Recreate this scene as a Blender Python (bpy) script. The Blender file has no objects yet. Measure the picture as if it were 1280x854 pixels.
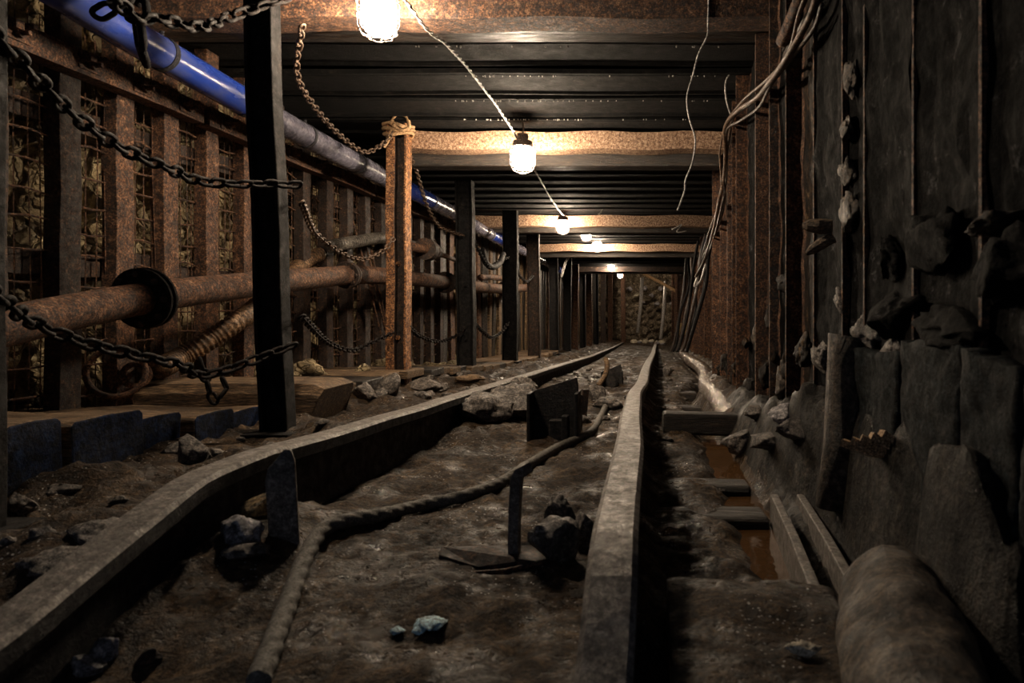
import bpy, math, random
from mathutils import Vector, Matrix, noise
R = random.Random(7)
ORD = ['first', 'second', 'third', 'fourth', 'fifth', 'sixth', 'seventh', 'eighth', 'ninth', 'tenth']
SC = bpy.context.scene
COL = SC.collection
PI = math.pi
F, VX, VY = 853.0, 812.0, 390.0          # focal length in pixels, vanishing point of the drive


def at(px, py, Y):
    """The point of the drive at distance Y that lies behind a pixel of the photograph."""
    return Vector(((px - VX) / F * Y, Y, (VY - py) / F * Y))


def lerp_table(tab, y):
    if y <= tab[0][0]:
        return tab[0][1]
    for (a, va), (b, vb) in zip(tab, tab[1:]):
        if y <= b:
            return va + (vb - va) * (y - a) / (b - a)
    return tab[-1][1]


def sstep(a, b, x):
    t = max(0.0, min(1.0, (x - a) / (b - a)))
    return t * t * (3 - 2 * t)


# ------------------------------------------------------------------ materials
def nmat(name, build):
    m = bpy.data.materials.new(name)
    m.use_nodes = True
    nt = m.node_tree
    nt.nodes.clear()
    out = nt.nodes.new('ShaderNodeOutputMaterial')
    b = nt.nodes.new('ShaderNodeBsdfPrincipled')
    nt.links.new(b.outputs[0], out.inputs[0])
    build(nt, b)
    return m


def coords(nt, scale=(1, 1, 1), obj=False):
    tc = nt.nodes.new('ShaderNodeTexCoord')
    mp = nt.nodes.new('ShaderNodeMapping')
    mp.inputs['Scale'].default_value = scale
    if obj:
        nt.links.new(tc.outputs['Object'], mp.inputs[0])
    else:
        g = nt.nodes.new('ShaderNodeNewGeometry')
        nt.links.new(g.outputs['Position'], mp.inputs[0])
    return mp.outputs[0]


def noi(nt, vec, scale, detail=6, rough=.6):
    n = nt.nodes.new('ShaderNodeTexNoise')
    n.inputs['Scale'].default_value = scale
    n.inputs['Detail'].default_value = detail
    n.inputs['Roughness'].default_value = rough
    nt.links.new(vec, n.inputs['Vector'])
    return n.outputs[0]


def ramp(nt, fac, stops):
    r = nt.nodes.new('ShaderNodeValToRGB')
    el = r.color_ramp.elements
    while len(el) < len(stops):
        el.new(.5)
    for e, (p, c) in zip(el, stops):
        e.position = p
        e.color = (c[0], c[1], c[2], 1) if not isinstance(c, (int, float)) else (c, c, c, 1)
    nt.links.new(fac, r.inputs[0])
    return r.outputs[0]


def bump(nt, b, h, strength, dist):
    n = nt.nodes.new('ShaderNodeBump')
    n.inputs['Strength'].default_value = strength
    n.inputs['Distance'].default_value = dist
    nt.links.new(h, n.inputs['Height'])
    nt.links.new(n.outputs[0], b.inputs['Normal'])


def surf(name, stops, scale=8, detail=7, rough=(.55, .9), bscale=60, bstr=.6, bdist=.01, stretch=(1, 1, 1),
         metal=0.0, spec=.5, rscale=None, rstops=None, grit=.9):
    def build(nt, b):
        v = coords(nt, stretch)
        c = ramp(nt, noi(nt, v, scale, detail, .74), stops)
        sp_ = ramp(nt, noi(nt, v, scale * 4, 6, .85), [(.40, .12), (.5, .75), (.61, 2.1)])
        mu = nt.nodes.new('ShaderNodeMixRGB'); mu.blend_type = 'MULTIPLY'; mu.inputs[0].default_value = grit
        nt.links.new(c, mu.inputs[1]); nt.links.new(sp_, mu.inputs[2])
        nt.links.new(mu.outputs[0], b.inputs['Base Color'])
        rr = ramp(nt, noi(nt, v, rscale or scale * 1.7, 4), rstops or [(.35, rough[0]), (.65, rough[1])])
        nt.links.new(rr, b.inputs['Roughness'])
        b.inputs['Metallic'].default_value = metal
        b.inputs['Specular IOR Level'].default_value = spec
        bump(nt, b, noi(nt, v, bscale, 6, .75), min(1, bstr * 1.4), bdist * 1.5)
    return nmat(name, build)


M = {}
M['rust'] = surf('rust', [(.28, (.010, .005, .004)), (.45, (.045, .019, .010)), (.56, (.12, .052, .023)), (.72, (.26, .145, .08))],
                 scale=28, bscale=110, bdist=.006)
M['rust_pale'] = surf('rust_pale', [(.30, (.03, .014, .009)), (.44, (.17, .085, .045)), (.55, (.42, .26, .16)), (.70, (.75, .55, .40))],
                      scale=55, bscale=150, bdist=.006)  # rust of the lit beams, lamplight painted in as paleness
M['rust_dark'] = surf('rust_dark', [(.3, (.006, .004, .003)), (.52, (.026, .013, .008)), (.66, (.075, .036, .018)), (.8, (.18, .11, .06))],
                      scale=22, bscale=120, bdist=.004)
M['rust_orange'] = surf('rust_orange', [(.28, (.03, .012, .006)), (.45, (.14, .055, .020)), (.57, (.34, .15, .055)), (.72, (.55, .30, .14))], scale=24, bscale=110, bdist=.006)
M['soot'] = surf('soot', [(.3, (.003, .003, .0035)), (.55, (.008, .007, .007)), (.75, (.022, .017, .014))],
                 scale=14, bscale=90, rough=(.6, .9), bdist=.004, spec=.2)
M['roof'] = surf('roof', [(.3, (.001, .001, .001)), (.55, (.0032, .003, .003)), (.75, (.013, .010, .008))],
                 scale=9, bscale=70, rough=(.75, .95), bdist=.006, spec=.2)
M['plate'] = surf('plate', [(.34, (.0006, .0006, .0008)), (.48, (.0024, .0022, .0022)), (.60, (.007, .0062, .006)), (.72, (.055, .055, .058))],
                  scale=13, bscale=75, rough=(.7, .95), bdist=.010, spec=.1)
M['plate_rust'] = surf('plate_rust', [(.34, (.002, .0015, .0012)), (.48, (.009, .005, .003)), (.58, (.028, .016, .008)), (.72, (.15, .095, .05))],
                       scale=14, bscale=85, rough=(.55, .9), bdist=.006, stretch=(1, 1, .45), spec=.25)
M['concrete'] = surf('concrete', [(.32, (.0025, .0036, .0045)), (.5, (.0075, .010, .0115)), (.64, (.017, .021, .022)), (.76, (.085, .09, .095))],
                     scale=12, bscale=80, rough=(.65, .9), bdist=.006, spec=.15)
M['rock'] = surf('rock', [(.25, (.08, .058, .030)), (.42, (.30, .22, .12)), (.56, (.52, .41, .24)), (.74, (.75, .66, .47))],
                 scale=7, bscale=45, rough=(.5, .9), bdist=.015)
M['stone'] = surf('stone', [(.3, (.04, .034, .03)), (.52, (.12, .10, .085)), (.72, (.26, .225, .19))],
                  scale=18, bscale=60, rough=(.4, .85), bdist=.01)
M['stone_pale'] = surf('stone_pale', [(.3, (.12, .11, .12)), (.52, (.26, .24, .25)), (.72, (.5, .45, .42))],
                       scale=18, bscale=60, rough=(.4, .85), bdist=.01)
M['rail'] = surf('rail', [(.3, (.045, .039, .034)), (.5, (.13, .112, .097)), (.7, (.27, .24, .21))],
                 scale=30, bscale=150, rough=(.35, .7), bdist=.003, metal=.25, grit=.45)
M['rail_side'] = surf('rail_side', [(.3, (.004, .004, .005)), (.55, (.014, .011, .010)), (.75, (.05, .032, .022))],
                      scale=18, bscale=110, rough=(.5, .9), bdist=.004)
M['wood'] = surf('wood', [(.3, (.05, .028, .014)), (.5, (.15, .09, .045)), (.7, (.29, .19, .105))],
                 scale=7, bscale=30, rough=(.5, .85), bdist=.006, stretch=(.6, 6, 6))
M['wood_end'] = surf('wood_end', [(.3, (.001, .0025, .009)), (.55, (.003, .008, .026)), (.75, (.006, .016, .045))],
                     scale=9, bscale=40, rough=(.7, .9), bdist=.006, spec=.15)  # shade on the timber fronts, with its cool tint, put into the colour
M['wood_dark'] = surf('wood_dark', [(.3, (.005, .003, .002)), (.55, (.015, .009, .005)), (.75, (.045, .028, .016))],
                      scale=9, bscale=45, rough=(.3, .75), bdist=.006, stretch=(.5, 4, 4))
M['rope'] = surf('rope', [(.3, (.06, .054, .044)), (.55, (.13, .117, .097)), (.75, (.22, .20, .17))], scale=60, bscale=220, bdist=.003, grit=.5)
M['rope_tan'] = surf('rope_tan', [(.3, (.25, .14, .06)), (.7, (.6, .38, .2))], scale=60, bscale=200, bdist=.003)
M['chain'] = surf('chain', [(.35, (.004, .003, .003)), (.6, (.014, .009, .007)), (.75, (.05, .03, .018))], scale=40, bscale=160,
                  rough=(.55, .85), bdist=.002, metal=.1, spec=.25)  # shaded chain: the silhouette dark is in the colour
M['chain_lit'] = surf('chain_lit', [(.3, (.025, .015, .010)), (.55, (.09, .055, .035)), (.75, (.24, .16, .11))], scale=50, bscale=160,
                      rough=(.3, .6), bdist=.002, metal=.3)  # lit copy of the chain: lamplight put into a paler colour
M['wire_white'] = surf('wire_white', [(.3, (.30, .28, .26)), (.6, (.62, .58, .55))], scale=30, bscale=100, rough=(.3, .5), bdist=.001)
M['cable'] = surf('cable', [(.3, (.012, .009, .008)), (.6, (.05, .032, .022)), (.78, (.16, .10, .065))], scale=16, bscale=80,
                  rough=(.3, .6), bdist=.002)
M['cable_tan'] = surf('cable_tan', [(.3, (.04, .024, .014)), (.6, (.13, .08, .05)), (.75, (.3, .2, .14))], scale=20, bscale=80, rough=(.3, .6), bdist=.002)
M['hose'] = surf('hose', [(.3, (.03, .018, .010)), (.52, (.12, .065, .03)), (.72, (.28, .17, .09))], scale=18, bscale=90,
                 rough=(.4, .8), bdist=.003)
M['hose_grey'] = surf('hose_grey', [(.3, (.03, .026, .022)), (.55, (.10, .088, .075)), (.75, (.2, .18, .15))], scale=20, bscale=90,
                      rough=(.3, .6), bdist=.002)
M['brick'] = surf('yellow', [(.3, (.16, .10, .04)), (.7, (.34, .23, .10))], scale=20)
M['blue_chip'] = surf('blue_chip', [(.3, (.42, .66, .74)), (.7, (.65, .86, .92))], scale=30)
M['cream_chip'] = surf('cream_chip', [(.3, (.38, .32, .23)), (.7, (.62, .55, .42))], scale=30)
M['wet_pipe'] = surf('wet_pipe', [(.3, (.12, .09, .075)), (.55, (.30, .24, .20)), (.75, (.5, .42, .36))], scale=9, bscale=24,
                     rough=(.06, .28), bdist=.010, bstr=.7, spec=1.0, metal=.6, grit=.4)
M['mud_pipe'] = surf('mud_pipe', [(.28, (.022, .016, .011)), (.5, (.065, .045, .029)), (.66, (.10, .075, .052)), (.82, (.22, .18, .14))],
                     scale=11, bscale=55, rough=(.4, .8), bdist=.008)
M['bluepipe_band'] = surf('band', [(.3, (.008, .008, .012)), (.7, (.02, .02, .03))], scale=20)
M['brass'] = surf('socket', [(.3, (.03, .018, .012)), (.7, (.12, .075, .05))], scale=30)
M['end_rock'] = surf('end_rock', [(.3, (.05, .036, .026)), (.5, (.17, .13, .085)), (.7, (.40, .32, .24))], scale=5, bscale=22,
                     rough=(.15, .7), bdist=.04)


def _blue(nt, b):
    v = coords(nt, (1, .4, 1))
    c = ramp(nt, noi(nt, v, 5, 6), [(.34, (.012, .035, .24)), (.52, (.02, .05, .30)), (.64, (.06, .08, .22)), (.76, (.16, .155, .20))])
    nt.links.new(c, b.inputs['Base Color'])
    rr = ramp(nt, noi(nt, v, 14, 4), [(.35, .13), (.7, .36)])
    nt.links.new(rr, b.inputs['Roughness'])
    bump(nt, b, noi(nt, v, 40, 4), .25, .003)


M['blue_pipe'] = nmat('blue_pipe', _blue)
M['grey_pipe'] = surf('grey_pipe', [(.3, (.06, .06, .085)), (.55, (.13, .125, .16)), (.75, (.22, .21, .24))], scale=12, bscale=50, rough=(.13, .34), bdist=.002, bstr=.2, grit=.4)


def _mud(nt, b):
    v = coords(nt)
    c0 = ramp(nt, noi(nt, v, 3.6, 9, .74), [(.30, (.008, .0045, .0025)), (.46, (.032, .0185, .009)), (.58, (.066, .040, .0195)), (.72, (.135, .095, .058))])
    g1 = ramp(nt, noi(nt, v, 42, 7, .85), [(.39, .12), (.5, .75), (.62, 2.2)])
    m1 = nt.nodes.new('ShaderNodeMixRGB'); m1.blend_type = 'MULTIPLY'; m1.inputs[0].default_value = .95
    nt.links.new(c0, m1.inputs[1]); nt.links.new(g1, m1.inputs[2])
    c = m1.outputs[0]
    # small pale grit
    vo = nt.nodes.new('ShaderNodeTexVoronoi')
    vo.inputs['Scale'].default_value = 85
    nt.links.new(v, vo.inputs['Vector'])
    sp = ramp(nt, vo.outputs['Distance'], [(.0, 1.0), (.16, 1.0), (.2, .0)])
    msk = ramp(nt, noi(nt, v, 4.5, 3), [(.47, 0.0), (.60, .85)])
    mu = nt.nodes.new('ShaderNodeMath'); mu.operation = 'MULTIPLY'
    nt.links.new(sp, mu.inputs[0]); nt.links.new(msk, mu.inputs[1])
    mx = nt.nodes.new('ShaderNodeMixRGB')
    nt.links.new(mu.outputs[0], mx.inputs[0])
    nt.links.new(c, mx.inputs[1])
    mx.inputs[2].default_value = (.46, .43, .40, 1)
    nt.links.new(mx.outputs[0], b.inputs['Base Color'])
    b.inputs['Specular IOR Level'].default_value = .3
    rr = ramp(nt, noi(nt, v, 5.5, 6, .7), [(.38, .22), (.52, .85)])
    nt.links.new(rr, b.inputs['Roughness'])
    h = nt.nodes.new('ShaderNodeMath'); h.operation = 'MULTIPLY_ADD'
    nt.links.new(noi(nt, v, 95, 5, .7), h.inputs[0]); h.inputs[1].default_value = .45
    nt.links.new(noi(nt, v, 22, 6, .65), h.inputs[2])
    bump(nt, b, h.outputs[0], 1.0, .026)


M['mud'] = nmat('mud', _mud)


M['muck'] = surf('muck', [(.30, (.004, .0034, .0027)), (.47, (.015, .012, .009)), (.60, (.034, .027, .020)), (.74, (.11, .09, .072))],
                 scale=7, bscale=48, rough=(.3, .85), bdist=.02, bstr=.75, rscale=5, spec=.25)


def _rock(nt, b):
    v = coords(nt)
    c = ramp(nt, noi(nt, v, 6, 9, .78), [(.30, (.05, .036, .018)), (.45, (.26, .19, .10)), (.56, (.50, .39, .22)), (.70, (.80, .70, .50))])
    nt.links.new(c, b.inputs['Base Color'])
    b.inputs['Roughness'].default_value = .7
    vo = nt.nodes.new('ShaderNodeTexVoronoi'); vo.feature = 'DISTANCE_TO_EDGE'; vo.inputs['Scale'].default_value = 15
    ds = nt.nodes.new('ShaderNodeMixRGB'); ds.blend_type = 'ADD'; ds.inputs[0].default_value = .12
    nz = nt.nodes.new('ShaderNodeTexNoise'); nz.inputs['Scale'].default_value = 9; nz.inputs['Detail'].default_value = 4
    nt.links.new(v, nz.inputs['Vector'])
    nt.links.new(v, ds.inputs[1]); nt.links.new(nz.outputs[1], ds.inputs[2])
    st = nt.nodes.new('ShaderNodeMapping'); st.inputs['Scale'].default_value = (1, 1.5, .7)
    nt.links.new(ds.outputs[0], st.inputs[0]); nt.links.new(st.outputs[0], vo.inputs['Vector'])
    e = ramp(nt, vo.outputs['Distance'], [(0.0, 0.0), (.16, 1.0)])
    h = nt.nodes.new('ShaderNodeMath'); h.operation = 'MULTIPLY_ADD'
    nt.links.new(noi(nt, v, 40, 6, .75), h.inputs[0]); h.inputs[1].default_value = .5
    nt.links.new(e, h.inputs[2])
    bump(nt, b, h.outputs[0], 1.0, .035)


M['rock'] = nmat('rock_face', _rock)


def _water(nt, b):
    b.inputs['Base Color'].default_value = (.07, .035, .014, 1)
    b.inputs['Roughness'].default_value = .06
    b.inputs['Specular IOR Level'].default_value = .6
    bump(nt, b, noi(nt, coords(nt), 14, 2), .25, .006)


M['water'] = nmat('water', _water)


def _glow(nt, b):
    b.inputs['Base Color'].default_value = (1, .9, .75, 1)
    b.inputs['Emission Color'].default_value = (1.0, .80, .58, 1)
    b.inputs['Emission Strength'].default_value = LAMP


LAMP = 420.0
M['glow'] = nmat('lamp_glow', _glow)


# ------------------------------------------------------------------ mesh building
class MB:
    def __init__(s):
        s.v, s.f, s.mi = [], [], []
        s.smooth = False

    def add(s, vs, fs, mi=0, mat=None):
        b = len(s.v)
        s.v.extend((mat @ Vector(v) if mat else Vector(v)) for v in vs)
        s.f.extend(tuple(b + i for i in f) for f in fs)
        s.mi.extend([mi] * len(fs))
        return s

    def box(s, c, d, rot=None, mi=0, taper=1.0):
        x, y, z = d[0] / 2, d[1] / 2, d[2] / 2
        vs = [(-x, -y, -z), (x, -y, -z), (x, y, -z), (-x, y, -z)] + [(-x * taper, -y * taper, z), (x * taper, -y * taper, z), (x * taper, y * taper, z), (-x * taper, y * taper, z)]
        fs = [(0, 3, 2, 1), (4, 5, 6, 7), (0, 1, 5, 4), (1, 2, 6, 5), (2, 3, 7, 6), (3, 0, 4, 7)]
        m = Matrix.Translation(c)
        if rot:
            m = m @ (rot if isinstance(rot, Matrix) else Matrix.Rotation(rot[2], 4, 'Z') @ Matrix.Rotation(rot[1], 4, 'Y') @ Matrix.Rotation(rot[0], 4, 'X'))
        return s.add(vs, fs, mi, m)

    def prism(s, prof, path, mi=0, up=Vector((0, 0, 1)), mis=None):
        """sweep a closed profile [(u,v)] along a path; u is sideways, v is up"""
        n = len(prof)
        vs = []
        for i, p in enumerate(path):
            a = path[max(0, i - 1)]; b = path[min(len(path) - 1, i + 1)]
            t = (Vector(b) - Vector(a)).normalized()
            side = t.cross(up).normalized()
            u2 = side.cross(t).normalized()
            for (u, v) in prof:
                vs.append(Vector(p) + side * u + u2 * v)
        fs, k = [], []
        for i in range(len(path) - 1):
            for j in range(n):
                fs.append((i * n + j, i * n + (j + 1) % n, (i + 1) * n + (j + 1) % n, (i + 1) * n + j))
                k.append(mis[j] if mis else mi)
        fs.append(tuple(range(n))[::-1]); fs.append(tuple((len(path) - 1) * n + j for j in range(n)))
        k += [mi, mi]
        s.add(vs, fs, mi)
        s.mi[-len(k):] = k
        return s

    def tube(s, path, r, n=10, mi=0, closed=False, strands=0, pitch=.05, amp=.15, cap=True):
        path = [Vector(p) for p in path]
        m = len(path)
        rr = r if isinstance(r, (list, tuple)) else [r] * m
        vs = []
        prev = None
        L = 0
        for i, p in enumerate(path):
            if closed:
                t = (path[(i + 1) % m] - path[(i - 1) % m]).normalized()
            else:
                t = (path[min(m - 1, i + 1)] - path[max(0, i - 1)]).normalized()
            if prev is None:
                ref = Vector((0, 0, 1)) if abs(t.z) < .9 else Vector((1, 0, 0))
                u = t.cross(ref).normalized()
            else:
                u = (prev - t * prev.dot(t)).normalized()
            prev = u
            w = t.cross(u)
            if i:
                L += (p - path[i - 1]).length
            for k in range(n):
                a = 2 * PI * k / n
                q = rr[i]
                if strands:
                    q *= 1 - amp + amp * abs(math.cos(strands * (a - L / pitch * 2 * PI / strands) / 2)) * 1.6
                vs.append(p + u * (math.cos(a) * q) + w * (math.sin(a) * q))
        fs = []
        for i in range(m if closed else m - 1):
            j = (i + 1) % m
            for k in range(n):
                fs.append((i * n + k, i * n + (k + 1) % n, j * n + (k + 1) % n, j * n + k))
        if cap and not closed:
            fs.append(tuple(range(n))[::-1]); fs.append(tuple((m - 1) * n + k for k in range(n)))
        return s.add(vs, fs, mi)

    def lathe(s, prof, n=20, c=(0, 0, 0), mi=0, rot=None):
        vs, fs = [], []
        for (r, z) in prof:
            for k in range(n):
                a = 2 * PI * k / n
                vs.append((r * math.cos(a), r * math.sin(a), z))
        for i in range(len(prof) - 1):
            for k in range(n):
                fs.append((i * n + k, i * n + (k + 1) % n, (i + 1) * n + (k + 1) % n, (i + 1) * n + k))
        fs.append(tuple(range(n))[::-1]); fs.append(tuple((len(prof) - 1) * n + k for k in range(n)))
        m = Matrix.Translation(c)
        if rot:
            m = m @ rot
        return s.add(vs, fs, mi, m)

    def rock(s, c, d, seed, sub=3, amp=.35, mi=0, facet=2.6):
        s.smooth = True
        vs, fs = ICO[min(4, sub + 1)]
        o = Vector((seed * 3.17 % 91, seed * 7.31 % 77, seed * 1.73 % 53))
        out = []
        for v in vs:
            q = v * facet * .5 + o
            k = 1 + amp * noise.noise(q) + amp * .5 * noise.noise(q * 2.3) + amp * .3 * noise.noise(q * 5.1) + amp * .2 * noise.noise(q * 11)
            # flatten some sides into facets
            w = v * k
            for a in range(4):
                ax = Vector((math.sin(seed + a * 2.1), math.cos(seed * 1.3 + a * 1.7), math.sin(seed * .7 + a))).normalized()
                h = .62 + .12 * math.sin(seed * 2 + a)
                dd = w.dot(ax)
                if dd > h:
                    w = w - ax * (dd - h) * .85
            out.append(Vector((c[0] + w.x * d[0], c[1] + w.y * d[1], c[2] + w.z * d[2])))
        return s.add(out, fs, mi)

    def build(s, name, mat, parent=None, smooth=False, bevel=0, origin=None):
        me = bpy.data.meshes.new(name)
        vs = s.v
        if origin is not None:
            o_ = Vector(origin)
            vs = [v - o_ for v in vs]
        me.from_pydata([tuple(v) for v in vs], [], s.f)
        mats = mat if isinstance(mat, (list, tuple)) else [mat]
        for m in mats:
            me.materials.append(M[m] if isinstance(m, str) else m)
        me.polygons.foreach_set('material_index', s.mi)
        if smooth or s.smooth:
            me.polygons.foreach_set('use_smooth', [True] * len(s.f))
        me.update()
        o = bpy.data.objects.new(name, me)
        COL.objects.link(o)
        if origin is not None:
            o.location = origin
        if parent:
            o.parent = parent
        if bevel:
            b = o.modifiers.new('b', 'BEVEL')
            b.width = bevel; b.segments = 2; b.limit_method = 'ANGLE'
        return o


def ico_data(sub):
    import bmesh
    bm = bmesh.new()
    bmesh.ops.create_icosphere(bm, subdivisions=sub, radius=1)
    vs = [v.co.copy() for v in bm.verts]
    fs = [tuple(v.index for v in f.verts) for f in bm.faces]
    bm.free()
    return vs, fs


ICO = {k: ico_data(k) for k in (1, 2, 3, 4)}


def tag(o, label=None, cat=None, group=None, kind=None):
    if label: o['label'] = label
    if cat: o['category'] = cat
    if group: o['group'] = group
    if kind: o['kind'] = kind
    return o


def empty(name, loc, label, cat, group=None, rz=0):
    o = bpy.data.objects.new(name, None)
    COL.objects.link(o)
    o.location = loc
    o.rotation_euler = (0, 0, rz)
    return tag(o, label, cat, group)


def spline(pts, n=8):
    """Catmull-Rom through the points"""
    P = [Vector(p) for p in pts]
    P = [P[0] * 2 - P[1]] + P + [P[-1] * 2 - P[-2]]
    out = []
    for i in range(1, len(P) - 2):
        a, b, c, d = P[i - 1:i + 3]
        for k in range(n):
            t = k / n
            out.append(.5 * ((2 * b) + (c - a) * t + (2 * a - 5 * b + 4 * c - d) * t * t + (3 * b - a - 3 * c + d) * t ** 3))
    out.append(P[-2])
    return out


# ------------------------------------------------------------------ the shape of the drive
G = [(0, -.50), (3.4, -.50), (5.5, -.575), (10, -.755), (15, -.89), (22.6, -1.06), (27, -1.1)]
RTL = [(.3, -.46), (.6, -.43), (.85, -.40), (1.1, -.345), (1.28, -.308), (1.5, -.305), (2.2, -.335), (3.42, -.38), (5.5, -.46), (10, -.645), (16, -.83), (22.6, -1.0)]
RTR = [(.3, -.50), (.7, -.475), (.80, -.435), (.9, -.35), (1.0, -.325), (1.58, -.315), (2.4, -.345), (3.3, -.385), (5.5, -.445), (10, -.60), (17, -.82), (22.6, -1.0)]
RXR = [(.3, -.085), (.6, -.062), (.9, -.048), (1.58, -.05), (2.6, -.066), (3.3, -.07), (3.9, -.045), (5.5, -.03), (10, .05), (17, .14), (22.6, .2)]
RXL = [(.3, -.79), (.85, -.82), (1.28, -.86), (2.2, -.85), (5.5, -.85), (10, -.87), (22.6, -.88)]
CEIL = [(0, 1.42), (2.6, 1.36), (4.3, 1.19), (8, 1.14), (10.8, 1.09), (16, 1.02), (17, 1.5), (22, 1.7), (27, 1.7)]  # roof past the last beam raised to hide the added end lamp


def g(y):
    return lerp_table(G, y)


def wx(y):
    return .50 + .29 * sstep(4.8, 7.6, y)


def fb(x, y, s, o=0):
    return noise.fractal(Vector((x * s + o, y * s, 3.7 + o)), 1.0, 2.0, 5)


def ground(x, y):
    z = g(y)
    rz = fb(x, y, 2.6, 5)
    z += .020 * rz + .016 * fb(x, y, 8, 1) + .009 * fb(x, y, 22, 2) + .012 * max(0, fb(x, y, 13, 6)) 
    # rubble left of the track
    k = sstep(-.93, -1.12, x)
    z += k * (.055 + .05 * fb(x, y, 4, 9) + .018 * abs(fb(x, y, 17, 4)))
    # the near mud a little lower along the inner rail side
    z -= .045 * math.exp(-((x + .72) / .10) ** 2) * sstep(1.15, .95, y)
    z += .085 * math.exp(-((x + .80) / .13) ** 2) * math.exp(-((y - 1.42) / .26) ** 2)
    # right of the track: the drain
    xr = lerp_table(RXR, y)
    w = wx(y)
    k = sstep(xr + .01, xr + .09, x)
    z -= .055 * k
    t = math.exp(-((x - (w - .20)) / .075) ** 2)
    z -= .085 * t * sstep(1.2, 1.6, y) * (1 - .6 * sstep(7, 12, y))
    # muck heaped against the right wall
    x0 = .405 + .03 * sstep(1.1, 1.2, y) * sstep(2.0, 1.85, y) - .05 * sstep(1.95, 2.4, y)
    h = .31 * sstep(x0, x0 + .055 + .04 * sstep(1.95, 2.4, y), x + .012 * fb(y, 0, 2, 7)) * sstep(3.4, 1.6, y)
    h += .15 * sstep(w - .2, w - .02, x) * sstep(1.7, 3.4, y)
    z += h * (1 + .25 * fb(x, y, 5, 3))
    z -= .22 * sstep(.40, .45, x) * sstep(.875, .80, y)
    return z


# floor
ys = [.12]
while ys[-1] < 26:
    ys.append(ys[-1] + max(.016, .0105 * ys[-1]))
xs = []
x = -2.75
while x < 1.05:
    xs.append(x)
    x += (.0095 if x > .26 else .02) if x > -1.9 else .05
fl = MB()
nx = len(xs)
fl.v = [Vector((x, y, ground(x, y))) for y in ys for x in xs]
fl.f = [(j * nx + i, j * nx + i + 1, (j + 1) * nx + i + 1, (j + 1) * nx + i) for j in range(len(ys) - 1) for i in range(nx - 1)]
fl.mi = [1 if (fl.v[f[0]].x > .33 + .05 * fb(fl.v[f[0]].x, fl.v[f[0]].y, 6, 2) and fl.v[f[0]].y < 3.6 and fl.v[f[0]].z > g(fl.v[f[0]].y) - .07) else 0 for f in fl.f]
tag(fl.build('floor', ['mud', 'muck'], smooth=True), kind='structure')

# ceiling slab
cl = MB()
cy = [.1, 1, 2, 2.6, 4.3, 6, 8, 10.8, 13, 16, 17, 22, 26.2]
for a, b in zip(cy, cy[1:]):
    za, zb = lerp_table(CEIL, a) + .11, lerp_table(CEIL, b) + .11
    vs = [(-2.9, a, za), (1.1, a, za), (1.1, b, zb), (-2.9, b, zb), (-2.9, a, za + .3), (1.1, a, za + .3), (1.1, b, zb + .3), (-2.9, b, zb + .3)]
    cl.add(vs, [(0, 1, 2, 3), (7, 6, 5, 4), (0, 4, 5, 1), (1, 5, 6, 2), (2, 6, 7, 3), (3, 7, 4, 0)])
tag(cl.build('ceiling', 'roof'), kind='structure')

# left rock face behind the mesh
rk = MB()
yy = [.3]
while yy[-1] < 26:
    yy.append(yy[-1] + (.028 if yy[-1] < 9 else .1))
zz = [-1.25 + .03 * k for k in range(95)]
nz = len(zz)
for y in yy:
    for z in zz:
        p = Vector((0, y * 6.5, z * 4.6)) + Vector((0, fb(y, z, 3, 2) * .5, fb(y, z, 3, 8) * .5))
        d, _ = noise.voronoi(p)
        b = (d[1] - d[0])
        h = .11 * min(1, b * 2.0) + .035 * fb(y, z, 5, 1) + .02 * fb(y, z, 15, 3)
        rk.v.append(Vector((-2.375 + h, y, z)))
rk.f = [(j * nz + i, j * nz + i + 1, (j + 1) * nz + i + 1, (j + 1) * nz + i) for j in range(len(yy) - 1) for i in range(nz - 1)]
rk.mi = [0] * len(rk.f)
tag(rk.build('wall_left', 'rock'), kind='structure')

# right backing wall
wr = MB()
yy = [.3 + .25 * k for k in range(104)]
path_in = [(wx(y) + .085, y) for y in yy]
vs, fs = [], []
for (x, y) in path_in:
    for (dx, z) in ((0, -1.3), (.4, -1.3), (.4, 1.6), (0, 1.6)):
        vs.append((x + dx, y, z))
for i in range(len(path_in) - 1):
    for j in range(4):
        fs.append((i * 4 + j, i * 4 + (j + 1) % 4, i * 4 + 4 + (j + 1) % 4, i * 4 + 4 + j))
wr.add(vs, fs)
tag(wr.build('wall_right', 'plate'), kind='structure')

# end wall: rough rock face
ew = MB()
n1, n2 = 70, 60
for j in range(n2):
    for i in range(n1):
        x = -2.8 + 4.0 * i / (n1 - 1); z = -1.3 + 2.9 * j / (n2 - 1)
        d, _ = noise.voronoi(Vector((x * 3.2, 4.4, z * 3.2)))
        ew.v.append(Vector((x, 25.2 - .28 * min(1, 1.6 * (d[1] - d[0])) - .15 * fb(x, z, 2, 4), z)))
ew.f = [(j * n1 + i, j * n1 + i + 1, (j + 1) * n1 + i + 1, (j + 1) * n1 + i) for j in range(n2 - 1) for i in range(n1 - 1)]
ew.mi = [0] * len(ew.f)
tag(ew.build('wall_end', 'end_rock'), kind='structure')

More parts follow.
